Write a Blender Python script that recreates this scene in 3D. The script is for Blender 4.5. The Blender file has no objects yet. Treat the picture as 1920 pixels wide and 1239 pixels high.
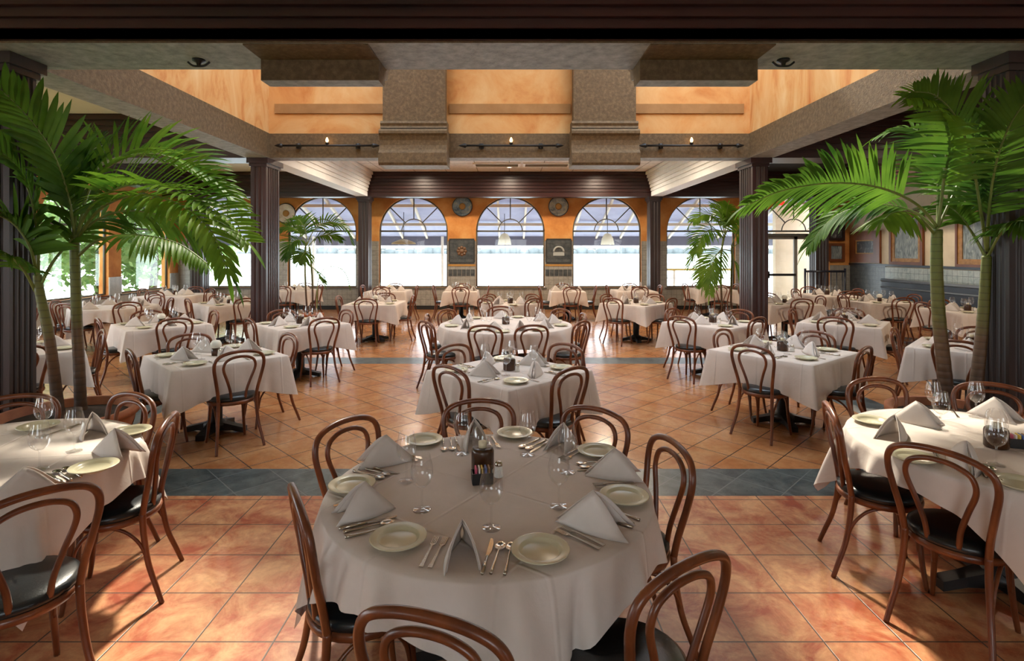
import bpy, math, random
from mathutils import Vector, Matrix
random.seed(7)
S = bpy.context.scene
COL = S.collection
PI = math.pi
R = math.radians
F, CX, HY, EYE = 1032.0, 955.0, 470.0, 1.79      # focal length and horizon, in pixels of a 1920x1239 frame; eye height in metres

def P(px, py, D):
    return Vector(((px-CX)/F*D, D, EYE+(HY-py)/F*D))
def on(px, py, z):
    D = F*(EYE-z)/(py-HY)
    return Vector(((px-CX)/F*D, D, z))

# ------------------------------------------------------------------ mesh builder
class MB:
    def __init__(s): s.v=[]; s.f=[]; s.m=[]; s.sm=[]
    def add(s, vs, fs, mi=0, smooth=False):
        o=len(s.v); s.v += [tuple(v) for v in vs]
        for f in fs: s.f.append(tuple(i+o for i in f)); s.m.append(mi); s.sm.append(smooth)
    def box(s, x0,x1,y0,y1,z0,z1, mi=0):
        s.add([(x0,y0,z0),(x1,y0,z0),(x1,y1,z0),(x0,y1,z0),(x0,y0,z1),(x1,y0,z1),(x1,y1,z1),(x0,y1,z1)],
              [(0,3,2,1),(4,5,6,7),(0,1,5,4),(1,2,6,5),(2,3,7,6),(3,0,4,7)], mi)
    def obox(s, c, ax, ay, az, mi=0):
        c=Vector(c); ax=Vector(ax); ay=Vector(ay); az=Vector(az)
        vs=[c+sx*ax+sy*ay+sz*az for sz in(-1,1) for sx,sy in((-1,-1),(1,-1),(1,1),(-1,1))]
        s.add(vs,[(0,3,2,1),(4,5,6,7),(0,1,5,4),(1,2,6,5),(2,3,7,6),(3,0,4,7)],mi)
    def tube(s, pts, r, n=8, mi=0, cap=True, closed=False):
        pts=[Vector(p) for p in pts]; N=len(pts)
        rs = r if isinstance(r,(list,tuple)) else [r]*N
        prev=None; rings=[]
        for i,p in enumerate(pts):
            if closed: t=(pts[(i+1)%N]-pts[i-1])
            else: t=pts[min(i+1,N-1)]-pts[max(i-1,0)]
            t.normalize()
            if prev is None:
                a=Vector((0,0,1)) if abs(t.z)<.9 else Vector((1,0,0))
                u=t.cross(a).normalized()
            else:
                u=(prev-t*prev.dot(t)).normalized()
            prev=u; w=t.cross(u)
            rings.append([p+rs[i]*(math.cos(2*PI*k/n)*u+math.sin(2*PI*k/n)*w) for k in range(n)])
        vs=[v for rg in rings for v in rg]; fs=[]
        M=N if closed else N-1
        for i in range(M):
            a=i*n; b=((i+1)%N)*n
            for k in range(n):
                k2=(k+1)%n; fs.append((a+k,a+k2,b+k2,b+k))
        if cap and not closed:
            fs.append(tuple(reversed(range(n)))); fs.append(tuple((N-1)*n+k for k in range(n)))
        s.add(vs,fs,mi,True)
    def lathe(s, prof, n=24, mi=0, c=(0,0,0), smooth=True):
        vs=[];fs=[]
        for r,z in prof:
            for k in range(n):
                a=2*PI*k/n; vs.append((c[0]+r*math.cos(a),c[1]+r*math.sin(a),c[2]+z))
        for i in range(len(prof)-1):
            for k in range(n):
                k2=(k+1)%n; fs.append((i*n+k,i*n+k2,(i+1)*n+k2,(i+1)*n+k))
        if prof[0][0]>1e-5: fs.append(tuple(reversed(range(n))))
        if prof[-1][0]>1e-5: fs.append(tuple((len(prof)-1)*n+k for k in range(n)))
        s.add(vs,fs,mi,smooth)
    def openlathe(s, prof, n=24, mi=0, c=(0,0,0)):
        vs=[];fs=[]
        for r,z in prof:
            for k in range(n):
                a=2*PI*k/n; vs.append((c[0]+r*math.cos(a),c[1]+r*math.sin(a),c[2]+z))
        for i in range(len(prof)-1):
            for k in range(n):
                k2=(k+1)%n; fs.append((i*n+k,i*n+k2,(i+1)*n+k2,(i+1)*n+k))
        s.add(vs,fs,mi,True)
    def prism(s, poly, axis, a0, a1, mi=0, smooth=False):
        # poly of 2D points extruded along axis 'x','y' or 'z'
        def mk(p,a):
            if axis=='x': return (a,p[0],p[1])
            if axis=='y': return (p[0],a,p[1])
            return (p[0],p[1],a)
        n=len(poly); vs=[mk(p,a0) for p in poly]+[mk(p,a1) for p in poly]
        fs=[tuple(range(n)),tuple(reversed(range(n,2*n)))]+[(i,i+n,(i+1)%n+n,(i+1)%n) for i in range(n)]
        s.add(vs,fs,mi,smooth)
    def build(s, name, mats, parent=None, loc=None, fix=True, flatcaps=False):
        me=bpy.data.meshes.new(name); me.from_pydata(s.v,[],s.f)
        if not isinstance(mats,(list,tuple)): mats=[mats]
        for m in mats: me.materials.append(m)
        me.polygons.foreach_set('material_index', s.m)
        me.polygons.foreach_set('use_smooth', s.sm)
        if fix:
            import bmesh
            bm=bmesh.new(); bm.from_mesh(me); bmesh.ops.recalc_face_normals(bm, faces=bm.faces); bm.to_mesh(me); bm.free()
        me.update()
        o=bpy.data.objects.new(name,me); COL.objects.link(o)
        if parent: o.parent=parent
        if loc is not None: o.location=loc
        return o

def tag(o,label=None,cat=None,group=None,kind=None):
    if label: o['label']=label
    if cat: o['category']=cat
    if group: o['group']=group
    if kind: o['kind']=kind
    return o
def struct(o,label=None):
    o['kind']='structure'
    if label: o['label']=label
    return o
def thing(name,label,cat,loc=(0,0,0),rz=0,group=None):
    o=bpy.data.objects.new(name,None); COL.objects.link(o); o.empty_display_size=.05
    o.location=loc; o.rotation_euler=(0,0,rz)
    return tag(o,label,cat,group)
def dup(root,loc,rz,label=None,group=None,scale=None):
    r=root.copy(); COL.objects.link(r); r.location=loc; r.rotation_euler=(0,0,rz)
    if label: r['label']=label
    if group: r['group']=group
    if scale: r.scale=(scale,)*3
    for ch in root.children:
        c=ch.copy(); COL.objects.link(c); c.parent=r
        for g in ch.children:
            d=g.copy(); COL.objects.link(d); d.parent=c
    return r
def catmull(pts,n=6):
    pts=[Vector(p) for p in pts]; out=[]
    for i in range(len(pts)-1):
        p0=pts[max(i-1,0)];p1=pts[i];p2=pts[i+1];p3=pts[min(i+2,len(pts)-1)]
        for k in range(n):
            t=k/n
            out.append(.5*((2*p1)+(p2-p0)*t+(2*p0-5*p1+4*p2-p3)*t*t+(3*p1-p0-3*p2+p3)*t**3))
    out.append(pts[-1]); return out

# ------------------------------------------------------------------ materials
def srgb(r,g,b):
    f=lambda c:(c/255/12.92 if c/255<=.04045 else ((c/255+.055)/1.055)**2.4)
    return (f(r),f(g),f(b),1)
def newmat(name):
    m=bpy.data.materials.new(name); m.use_nodes=True
    nt=m.node_tree; b=nt.nodes['Principled BSDF']; return m,nt,b
def coords(nt,rot=(0,0,0),scale=(1,1,1)):
    tc=nt.nodes.new('ShaderNodeTexCoord'); mp=nt.nodes.new('ShaderNodeMapping')
    nt.links.new(tc.outputs['Object'],mp.inputs['Vector'])
    mp.inputs['Rotation'].default_value=rot; mp.inputs['Scale'].default_value=scale
    return mp.outputs['Vector']
def noise(nt,vec,scale,detail=5,rough=.6,dist=0):
    n=nt.nodes.new('ShaderNodeTexNoise'); n.inputs['Scale'].default_value=scale; n.inputs['Detail'].default_value=detail
    n.inputs['Roughness'].default_value=rough; n.inputs['Distortion'].default_value=dist
    nt.links.new(vec,n.inputs['Vector']); return n.outputs['Fac']
def ramp(nt,fac,stops):
    r=nt.nodes.new('ShaderNodeValToRGB'); e=r.color_ramp.elements
    while len(e)<len(stops): e.new(.5)
    for i,(p,c) in enumerate(stops): e[i].position=p; e[i].color=c
    nt.links.new(fac,r.inputs['Fac']); return r.outputs['Color']
def mixc(nt,fac,a,b,mode='MIX'):
    m=nt.nodes.new('ShaderNodeMix'); m.data_type='RGBA'; m.blend_type=mode
    for k,v in ((0,fac),(6,a),(7,b)):
        if hasattr(v,'is_linked') or hasattr(v,'links'): nt.links.new(v,m.inputs[k])
        else: m.inputs[k].default_value=v
    return m.outputs[2]
def bump(nt,b,h,strength=.2,dist=.01):
    bp=nt.nodes.new('ShaderNodeBump'); bp.inputs['Strength'].default_value=strength; bp.inputs['Distance'].default_value=dist
    nt.links.new(h,bp.inputs['Height']); nt.links.new(bp.outputs['Normal'],b.inputs['Normal'])
def mottled(name,stops,scale,rough=.6,bstr=0,bscale=None,detail=6,dist=0,rot=(0,0,0),vscale=(1,1,1),spec=.5,metal=0):
    m,nt,b=newmat(name); v=coords(nt,rot,vscale)
    n=noise(nt,v,scale,detail,.62,dist)
    nt.links.new(ramp(nt,n,stops),b.inputs['Base Color'])
    b.inputs['Roughness'].default_value=rough; b.inputs['Specular IOR Level'].default_value=spec; b.inputs['Metallic'].default_value=metal
    if bstr: bump(nt,b,noise(nt,v,bscale or scale*4,4),bstr)
    return m
def plain(name,c,rough=.5,metal=0,spec=.5):
    m,nt,b=newmat(name); b.inputs['Base Color'].default_value=c; b.inputs['Roughness'].default_value=rough
    b.inputs['Metallic'].default_value=metal; b.inputs['Specular IOR Level'].default_value=spec; return m
def tiles(name,size,rot,c1,c2,mot,mortar,rough=.3,msize=.006,mscale=3,mottle=.75):
    m,nt,b=newmat(name); v=coords(nt,(0,0,rot))
    br=nt.nodes.new('ShaderNodeTexBrick'); br.offset=0; br.squash=1
    br.inputs['Scale'].default_value=1; br.inputs['Brick Width'].default_value=size; br.inputs['Row Height'].default_value=size
    br.inputs['Mortar Size'].default_value=msize; br.inputs['Mortar Smooth'].default_value=.3
    br.inputs['Color1'].default_value=c1; br.inputs['Color2'].default_value=c2; br.inputs['Mortar'].default_value=(0,0,0,1)
    nt.links.new(v,br.inputs['Vector'])
    n1=noise(nt,v,mscale,8,.68,.6)
    col=mixc(nt,ramp(nt,n1,[(.38,(0,0,0,1)),(.62,(mottle,)*3+(1,))]),br.outputs['Color'],mot)
    n2=noise(nt,v,mscale*6,6,.7)
    col=mixc(nt,.35,col,ramp(nt,n2,[(.35,(.45,.42,.4,1)),(.62,(1,1,1,1))]),'MULTIPLY')
    col=mixc(nt,br.outputs['Fac'],col,mortar)
    nt.links.new(col,b.inputs['Base Color'])
    rr=nt.nodes.new('ShaderNodeMapRange'); rr.inputs['To Min'].default_value=rough-.07; rr.inputs['To Max'].default_value=rough+.12
    nt.links.new(n2,rr.inputs['Value']); nt.links.new(rr.outputs['Result'],b.inputs['Roughness'])
    inv=nt.nodes.new('ShaderNodeMath'); inv.operation='MULTIPLY_ADD'; inv.inputs[1].default_value=-1.0
    nt.links.new(br.outputs['Fac'],inv.inputs[0])
    sc=nt.nodes.new('ShaderNodeMath'); sc.operation='MULTIPLY'; sc.inputs[1].default_value=.35; nt.links.new(n1,sc.inputs[0]); nt.links.new(sc.outputs[0],inv.inputs[2])
    bump(nt,b,inv.outputs[0],.35,.004)
    return m
def glassy(name,tint=(1,1,1,1),gl=.06,edge=.55,rough=.02):
    m=bpy.data.materials.new(name); m.use_nodes=True; nt=m.node_tree; nt.nodes.clear()
    out=nt.nodes.new('ShaderNodeOutputMaterial'); mix=nt.nodes.new('ShaderNodeMixShader')
    tr=nt.nodes.new('ShaderNodeBsdfTransparent'); tr.inputs[0].default_value=tint
    gs=nt.nodes.new('ShaderNodeBsdfGlossy'); gs.inputs['Roughness'].default_value=rough
    lw=nt.nodes.new('ShaderNodeLayerWeight'); lw.inputs['Blend'].default_value=.25
    mr=nt.nodes.new('ShaderNodeMapRange'); mr.inputs['To Min'].default_value=gl; mr.inputs['To Max'].default_value=edge
    nt.links.new(lw.outputs['Facing'],mr.inputs['Value']); nt.links.new(mr.outputs['Result'],mix.inputs[0])
    nt.links.new(tr.outputs[0],mix.inputs[1]); nt.links.new(gs.outputs[0],mix.inputs[2]); nt.links.new(mix.outputs[0],out.inputs[0])
    return m
def translucent(name,c1,c2,scale=3,tl=.45,rough=.45,vscale=(1,1,1)):
    m=bpy.data.materials.new(name); m.use_nodes=True; nt=m.node_tree; nt.nodes.clear()
    out=nt.nodes.new('ShaderNodeOutputMaterial'); v=coords(nt,(0,0,0),vscale)
    c=ramp(nt,noise(nt,v,scale,3),[(.3,c1),(.7,c2)])
    df=nt.nodes.new('ShaderNodeBsdfDiffuse'); nt.links.new(c,df.inputs[0])
    t=nt.nodes.new('ShaderNodeBsdfTranslucent'); nt.links.new(c,t.inputs[0])
    mix=nt.nodes.new('ShaderNodeMixShader'); mix.inputs[0].default_value=tl
    nt.links.new(df.outputs[0],mix.inputs[1]); nt.links.new(t.outputs[0],mix.inputs[2])
    g=nt.nodes.new('ShaderNodeBsdfGlossy'); g.inputs['Roughness'].default_value=rough; m2=nt.nodes.new('ShaderNodeMixShader'); m2.inputs[0].default_value=.018
    nt.links.new(mix.outputs[0],m2.inputs[1]); nt.links.new(g.outputs[0],m2.inputs[2]); nt.links.new(m2.outputs[0],out.inputs[0])
    return m
def emis(name,c,s):
    m,nt,b=newmat(name); b.inputs['Base Color'].default_value=c; b.inputs['Emission Color'].default_value=c; b.inputs['Emission Strength'].default_value=s; return m

M={}
M['terra']=tiles('terracotta_tile',.36,0,srgb(148,62,36),srgb(176,88,52),srgb(214,162,114),srgb(86,66,54),rough=.34,msize=.0045,mscale=4.2,mottle=.9)
M['diag']=tiles('diagonal_tile',.34,R(45),srgb(164,104,62),srgb(182,122,76),srgb(202,154,108),srgb(76,56,44),rough=.15,msize=.005,mscale=2.4,mottle=.6)
M['slate']=tiles('slate_tile',.36,R(45),srgb(44,52,56),srgb(62,72,74),srgb(104,114,112),srgb(104,110,108),rough=.28,msize=.005,mscale=6)
M['plaster']=mottled('orange_plaster',[(.3,srgb(190,116,54)),(.46,srgb(212,156,94)),(.68,srgb(222,182,126))],1.3,.8,.08,30,8,.8)
M['plasterv']=mottled('streaked_orange_plaster',[(.3,srgb(192,114,50)),(.46,srgb(214,160,98)),(.68,srgb(224,188,134))],1.2,.8,.08,30,8,.8,vscale=(2.2,2.2,.8))
M['ochre']=mottled('ochre_plaster',[(.3,srgb(176,108,48)),(.5,srgb(204,136,68)),(.7,srgb(220,164,96))],1.6,.8,.05,30,7)
M['cream']=mottled('cream_plaster',[(.3,srgb(212,198,170)),(.6,srgb(228,216,192))],1.5,.85,.05,30)
M['stucco']=mottled('brown_stucco',[(.3,srgb(84,67,44)),(.5,srgb(102,83,57)),(.7,srgb(122,101,72))],20,.75,.5,70,10)
M['stuccosheen']=mottled('stucco_window_sheen',[(.3,srgb(128,134,132)),(.5,srgb(156,162,160)),(.7,srgb(180,186,184))],12,.6,.5,45,8)  # window light on the brown undersides, put in as a grey colour
M['wood']=mottled('dark_wood',[(.3,srgb(26,15,13)),(.7,srgb(50,26,21))],3,.38,.06,20,4,vscale=(1,1,.15))
M['woodx']=mottled('dark_wood_beam',[(.3,srgb(34,17,15)),(.7,srgb(66,32,28))],3,.4,.06,20,4,vscale=(.15,1,1))
M['post']=mottled('dark_column_wood',[(.3,srgb(40,32,32)),(.7,srgb(66,52,50))],3,.36,.06,20,4,vscale=(1,1,.15))
M['redpost']=mottled('reddish_column_wood',[(.3,srgb(36,19,18)),(.7,srgb(62,29,25))],3,.36,.06,20,4,vscale=(1,1,.15))
M['white']=mottled('white_paint',[(.3,srgb(232,231,228)),(.7,srgb(240,239,236))],4,.6)
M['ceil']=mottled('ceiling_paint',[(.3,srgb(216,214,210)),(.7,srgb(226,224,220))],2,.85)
M['ceilt']=tiles('ceiling_tile',.9,0,srgb(236,234,230),srgb(238,236,232),srgb(240,238,234),srgb(150,146,140),rough=.8,msize=.012,mscale=2,mottle=.2)
M['black']=plain('black_paint',srgb(24,24,22),.6)
M['darkceil']=plain('dark_ceiling',srgb(22,24,20),.85)  # near-black ceiling over the picture-wall bay
M['bent']=mottled('bentwood',[(.3,srgb(78,38,20)),(.6,srgb(118,64,34)),(.75,srgb(142,82,46))],9,.3,.04,30,5,vscale=(1,1,.4))
M['vinyl']=mottled('black_vinyl',[(.3,srgb(18,22,24)),(.7,srgb(28,33,36))],14,.3,.08,120)
M['cloth']=mottled('table_linen',[(.3,srgb(200,188,178)),(.7,srgb(210,198,188))],5,.85,.06,350,3)
def clothmat():
    m,nt,b=newmat('table_linen'); v=coords(nt)
    nt.links.new(ramp(nt,noise(nt,v,4,4),[(.3,srgb(206,194,184)),(.7,srgb(216,204,195))]),b.inputs['Base Color']); b.inputs['Roughness'].default_value=.8
    sx=nt.nodes.new('ShaderNodeSeparateXYZ'); nt.links.new(v,sx.inputs[0]); hs=[]
    for ax in ('X','Y'):
        pp=nt.nodes.new('ShaderNodeMath'); pp.operation='PINGPONG'; pp.inputs[1].default_value=.215; nt.links.new(sx.outputs[ax],pp.inputs[0])
        mr=nt.nodes.new('ShaderNodeMapRange'); mr.interpolation_type='SMOOTHSTEP'; mr.inputs['From Min'].default_value=0; mr.inputs['From Max'].default_value=.012; mr.inputs['To Min'].default_value=1; mr.inputs['To Max'].default_value=0
        nt.links.new(pp.outputs[0],mr.inputs['Value']); hs.append(mr.outputs['Result'])
    ad=nt.nodes.new('ShaderNodeMath'); ad.operation='ADD'; nt.links.new(hs[0],ad.inputs[0]); nt.links.new(hs[1],ad.inputs[1])
    a2=nt.nodes.new('ShaderNodeMath'); a2.operation='MULTIPLY_ADD'; a2.inputs[1].default_value=1.6; nt.links.new(noise(nt,v,7,5,.6,.4),a2.inputs[0]); nt.links.new(ad.outputs[0],a2.inputs[2])
    bump(nt,b,a2.outputs[0],.5,.005); return m
M['cloth']=clothmat()
M['napkin']=mottled('napkin_linen',[(.3,srgb(204,194,186)),(.7,srgb(214,204,197))],8,.85,.08,400,3)
M['plate']=mottled('stoneware',[(.3,srgb(196,190,160)),(.7,srgb(206,200,172))],6,.25)
M['steel']=plain('polished_steel',srgb(200,192,180),.2,1)
M['iron']=mottled('cast_iron',[(.3,srgb(14,14,15)),(.7,srgb(28,28,29))],20,.45)
M['glass']=glassy('clear_glass')
M['pane']=glassy('window_glass',(.97,.985,.98,1),.03,.35,0)
M['muntin']=plain('grey_green_frame_paint',srgb(92,92,84),.5)
M['amber']=mottled('amber_lamp_base',[(.3,srgb(44,24,12)),(.7,srgb(78,44,20))],12,.25)
M['frosted']=plain('frosted_white',srgb(226,222,208),.4)
M['wicktop']=plain('candle_wax',srgb(226,214,180),.5)
M['pink']=plain('pink_paper',srgb(208,84,116),.6); M['blue']=plain('blue_paper',srgb(70,98,170),.6); M['yellow']=plain('yellow_paper',srgb(220,190,80),.6); M['paper']=plain('white_paper',srgb(230,226,218),.6)
M['brown']=plain('brown_paper',srgb(150,112,70),.6)
M['terrapot']=mottled('terracotta_pot',[(.3,srgb(140,78,46)),(.7,srgb(172,104,64))],6,.7,.15,60)
M['soil']=mottled('soil',[(.3,srgb(34,24,16)),(.7,srgb(66,48,32))],30,.95,.5,60)
M['leaf']=translucent('palm_leaf',srgb(44,80,24),srgb(98,136,44),2.5,.45,.55)
M['leafb']=translucent('bright_and_sunlit_leaf',srgb(66,112,28),srgb(128,164,52),2.5,.5,.4)  # brighter green; on the garden-side palm it paints in sunlight
M['rachis']=mottled('palm_stalk',[(.3,srgb(92,112,48)),(.7,srgb(136,146,76))],6,.45)
def trunkmat():
    m,nt,b=newmat('palm_trunk'); v=coords(nt)
    sx=nt.nodes.new('ShaderNodeSeparateXYZ'); nt.links.new(v,sx.inputs[0])
    n=noise(nt,v,9,4)
    mr=nt.nodes.new('ShaderNodeMapRange'); mr.inputs['From Min'].default_value=.35; mr.inputs['From Max'].default_value=1.55
    ad=nt.nodes.new('ShaderNodeMath'); ad.operation='MULTIPLY_ADD'; ad.inputs[1].default_value=.35; nt.links.new(n,ad.inputs[0]); nt.links.new(sx.outputs['Z'],ad.inputs[2])
    nt.links.new(ad.outputs[0],mr.inputs['Value'])
    c=ramp(nt,mr.outputs['Result'],[(0,srgb(72,50,34)),(.35,srgb(104,76,48)),(.5,srgb(104,100,40)),(1,srgb(104,116,48))])
    w=nt.nodes.new('ShaderNodeTexWave'); w.bands_direction='Z'; w.inputs['Scale'].default_value=5.5; w.inputs['Distortion'].default_value=.8; nt.links.new(v,w.inputs['Vector'])
    c=mixc(nt,.6,c,ramp(nt,w.outputs['Fac'],[(0,(.45,.42,.36,1)),(.12,(1,1,1,1))]),'MULTIPLY')
    nt.links.new(c,b.inputs['Base Color']); b.inputs['Roughness'].default_value=.5
    bump(nt,b,w.outputs['Fac'],.2,.01); return m
M['trunk']=trunkmat()
M['tilewall']=tiles('wall_tile_grey',.15,0,srgb(160,162,156),srgb(176,178,172),srgb(190,192,186),srgb(130,130,124),rough=.3,msize=.004,mscale=6)
def walltile(name,axis,c1,c2,mot,mortar,size=.15):
    m=tiles(name,size,0,c1,c2,mot,mortar,rough=.3,msize=.004,mscale=7)
    mp=[n for n in m.node_tree.nodes if n.type=='MAPPING'][0]
    mp.inputs['Rotation'].default_value=(R(90),0,0) if axis=='y' else (R(90),0,R(90))
    if axis=='x': mp.inputs['Rotation'].default_value=(0,R(90),0)
    return m
M['tile_back']=walltile('back_wall_tile','y',srgb(140,138,130),srgb(158,156,146),srgb(174,170,158),srgb(108,104,96))
M['tile_side']=walltile('side_wall_tile','x',srgb(140,158,156),srgb(164,178,176),srgb(194,202,196),srgb(70,80,84))
M['tile_dark']=walltile('dark_wall_tile','x',srgb(44,50,54),srgb(66,72,74),srgb(96,98,94),srgb(28,30,32),.12)
M['navy']=plain('navy_leatherette',srgb(24,30,44),.35)
M['goldframe']=mottled('gilded_wood',[(.3,srgb(140,98,48)),(.7,srgb(184,138,76))],10,.45)
M['brownframe']=mottled('brown_wood',[(.3,srgb(92,50,26)),(.7,srgb(126,72,38))],5,.4,.05,20,4,vscale=(1,1,.2))
M['print']=mottled('abstract_print',[(.3,srgb(64,74,78)),(.5,srgb(128,140,142)),(.7,srgb(186,192,186))],4,.4,0,None,6,1.5,vscale=(3,3,.7))
M['printd']=mottled('dark_abstract_print',[(.3,srgb(24,24,26)),(.55,srgb(70,70,72)),(.75,srgb(170,168,164))],5,.4,0,None,6,1.2)
M['ceramicA']=mottled('blue_grey_ceramic',[(.3,srgb(46,66,82)),(.55,srgb(116,130,136)),(.75,srgb(176,164,120))],7,.25,0,None,5,1)
M['ceramicB']=mottled('grey_ceramic',[(.3,srgb(80,84,84)),(.55,srgb(150,146,134)),(.75,srgb(186,168,124))],7,.25,0,None,5,1)
M['ceramicC']=mottled('cream_ceramic',[(.3,srgb(186,168,150)),(.7,srgb(226,214,200))],7,.25,0,None,5,1)
M['bulb']=emis('candle_bulb',(1,.55,.2,1),7)
M['exit']=emis('red_sign_light',(1,.03,.02,1),1.1)
M['awning']=translucent('awning_canvas',srgb(166,170,190),srgb(180,184,202),2,.3,.8)
M['rafter']=plain('pale_rafter',srgb(206,198,184),.6)
M['valance']=plain('slate_blue_canvas',srgb(104,108,130),.8)
M['water']=mottled('bright_water',[(.3,srgb(206,222,226)),(.7,srgb(226,238,240))],.3,.35,.1,1.5)
M['shore']=mottled('distant_trees',[(.3,srgb(78,84,84)),(.7,srgb(116,120,120))],.05,.9)
M['concrete']=mottled('pale_concrete',[(.3,srgb(176,172,162)),(.7,srgb(204,200,190))],2,.85)
M['lawn']=mottled('lawn',[(.3,srgb(96,124,58)),(.7,srgb(150,168,98))],3,.9)
M['treeleaf']=translucent('garden_leaf',srgb(110,142,84),srgb(166,188,124),1.2,.45,.6)
M['bark']=mottled('bark',[(.3,srgb(70,56,44)),(.7,srgb(112,92,72))],8,.9,.4)
M['gold']=plain('ochre_trim',srgb(176,128,58),.5)
M['railyellow']=plain('yellow_rail_paint',srgb(206,182,104),.5)
M['lampshade']=translucent('pale_lamp_shade',srgb(220,216,200),srgb(228,224,210),3,.4,.7)

# ------------------------------------------------------------------ the room
XL,XR,YB,YF=-10.1,10.4,16.8,-3.5
CZ,BZ=4.07,3.36
# floor: one slab whose top is laid in four tilings
b=MB()
def q(x0,x1,y0,y1,mi): b.add([(x0,y0,0),(x1,y0,0),(x1,y1,0),(x0,y1,0)],[(0,1,2,3)],mi)
sx,sy0,sy1,sw=4.35,4.02,9.22,.5
q(XL,XR,YF,sy0,0)
q(-sx,sx,sy0,sy0+sw,1); q(-sx,sx,sy1-sw,sy1,1); q(-sx,-sx+sw,sy0+sw,sy1-sw,1); q(sx-sw,sx,sy0+sw,sy1-sw,1)
q(-sx+sw,sx-sw,sy0+sw,sy1-sw,2)
q(XL,-sx,sy0,YB,2); q(sx,XR,sy0,YB,2); q(-sx,sx,sy1,YB,2)
b.add([(XL,YF,-.15),(XR,YF,-.15),(XR,YB,-.15),(XL,YB,-.15)],[(3,2,1,0)],0)
struct(b.build('floor',[M['terra'],M['slate'],M['diag']],fix=False))

# walls with arched openings.  u runs along the wall, t through it
def arched_wall(name,mapf,u0,u1,ztop,wins,th,mats,nseg=20):
    b=MB()
    def quad(a,c,d,e,mi=0): b.add([a,c,d,e],[(0,1,2,3)],mi)
    def face(ua,ub,za,zb,za2=None):
        for t in(0,th):
            quad(mapf(ua,t,za),mapf(ub,t,za if za2 is None else za2),mapf(ub,t,zb),mapf(ua,t,zb))
    cur=u0
    for (uc,w,sill,spring,arch) in sorted(wins):
        a,c=uc-w/2,uc+w/2
        if a>cur: face(cur,a,0,ztop)
        if sill>0:
            face(a,c,0,sill); quad(mapf(a,0,sill),mapf(c,0,sill),mapf(c,th,sill),mapf(a,th,sill))
        quad(mapf(a,0,sill),mapf(a,th,sill),mapf(a,th,spring),mapf(a,0,spring)); quad(mapf(c,0,sill),mapf(c,th,sill),mapf(c,th,spring),mapf(c,0,spring))
        pts=[(uc-w/2*math.cos(PI*i/nseg),spring+(w/2 if arch else 0)*math.sin(PI*i/nseg)) for i in range(nseg+1)]
        for (p,s2) in zip(pts,pts[1:]):
            for t in(0,th): quad(mapf(p[0],t,p[1]),mapf(s2[0],t,s2[1]),mapf(s2[0],t,ztop),mapf(p[0],t,ztop))
            quad(mapf(p[0],0,p[1]),mapf(s2[0],0,s2[1]),mapf(s2[0],th,s2[1]),mapf(p[0],th,p[1]))
        cur=c
    if cur<u1: face(cur,u1,0,ztop)
    quad(mapf(u0,0,ztop),mapf(u1,0,ztop),mapf(u1,th,ztop),mapf(u0,th,ztop))
    return struct(b.build(name,mats))
SILL,SPR,WW=.67,2.39,2.1
back_u=[-8.65,-5.72,-2.93,.03,2.98,5.85,8.73]
back=[(u,WW,SILL,SPR,True) for u in back_u[:-1]]+[(8.73,WW,0,SPR,True)]
mapB=lambda u,t,z:(u,YB+t,z)
arched_wall('wall_back',mapB,XL-.25,XR+.25,CZ,back,.25,M['ochre'])
left_u=[15.35,12.85,10.35,7.85,5.35,2.85,.35]
mapL=lambda u,t,z:(XL-t,u,z)
arched_wall('wall_left',mapL,YF,YB,CZ,[(u,2.05,SILL,SPR,True) for u in left_u],.25,M['ochre'])
mapR=lambda u,t,z:(XR+t,u,z)
arched_wall('wall_right',mapR,YF,YB,CZ,[],.25,M['cream'])
mapF=lambda u,t,z:(u,YF-t,z)
rear=[(-6.5,2.2,.9,2.6,False),(0.1,2.2,.9,2.6,False),(6.6,2.2,.9,2.6,False)]
arched_wall('wall_front',mapF,XL-.25,XR+.25,CZ,rear,.25,M['cream'])

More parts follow.
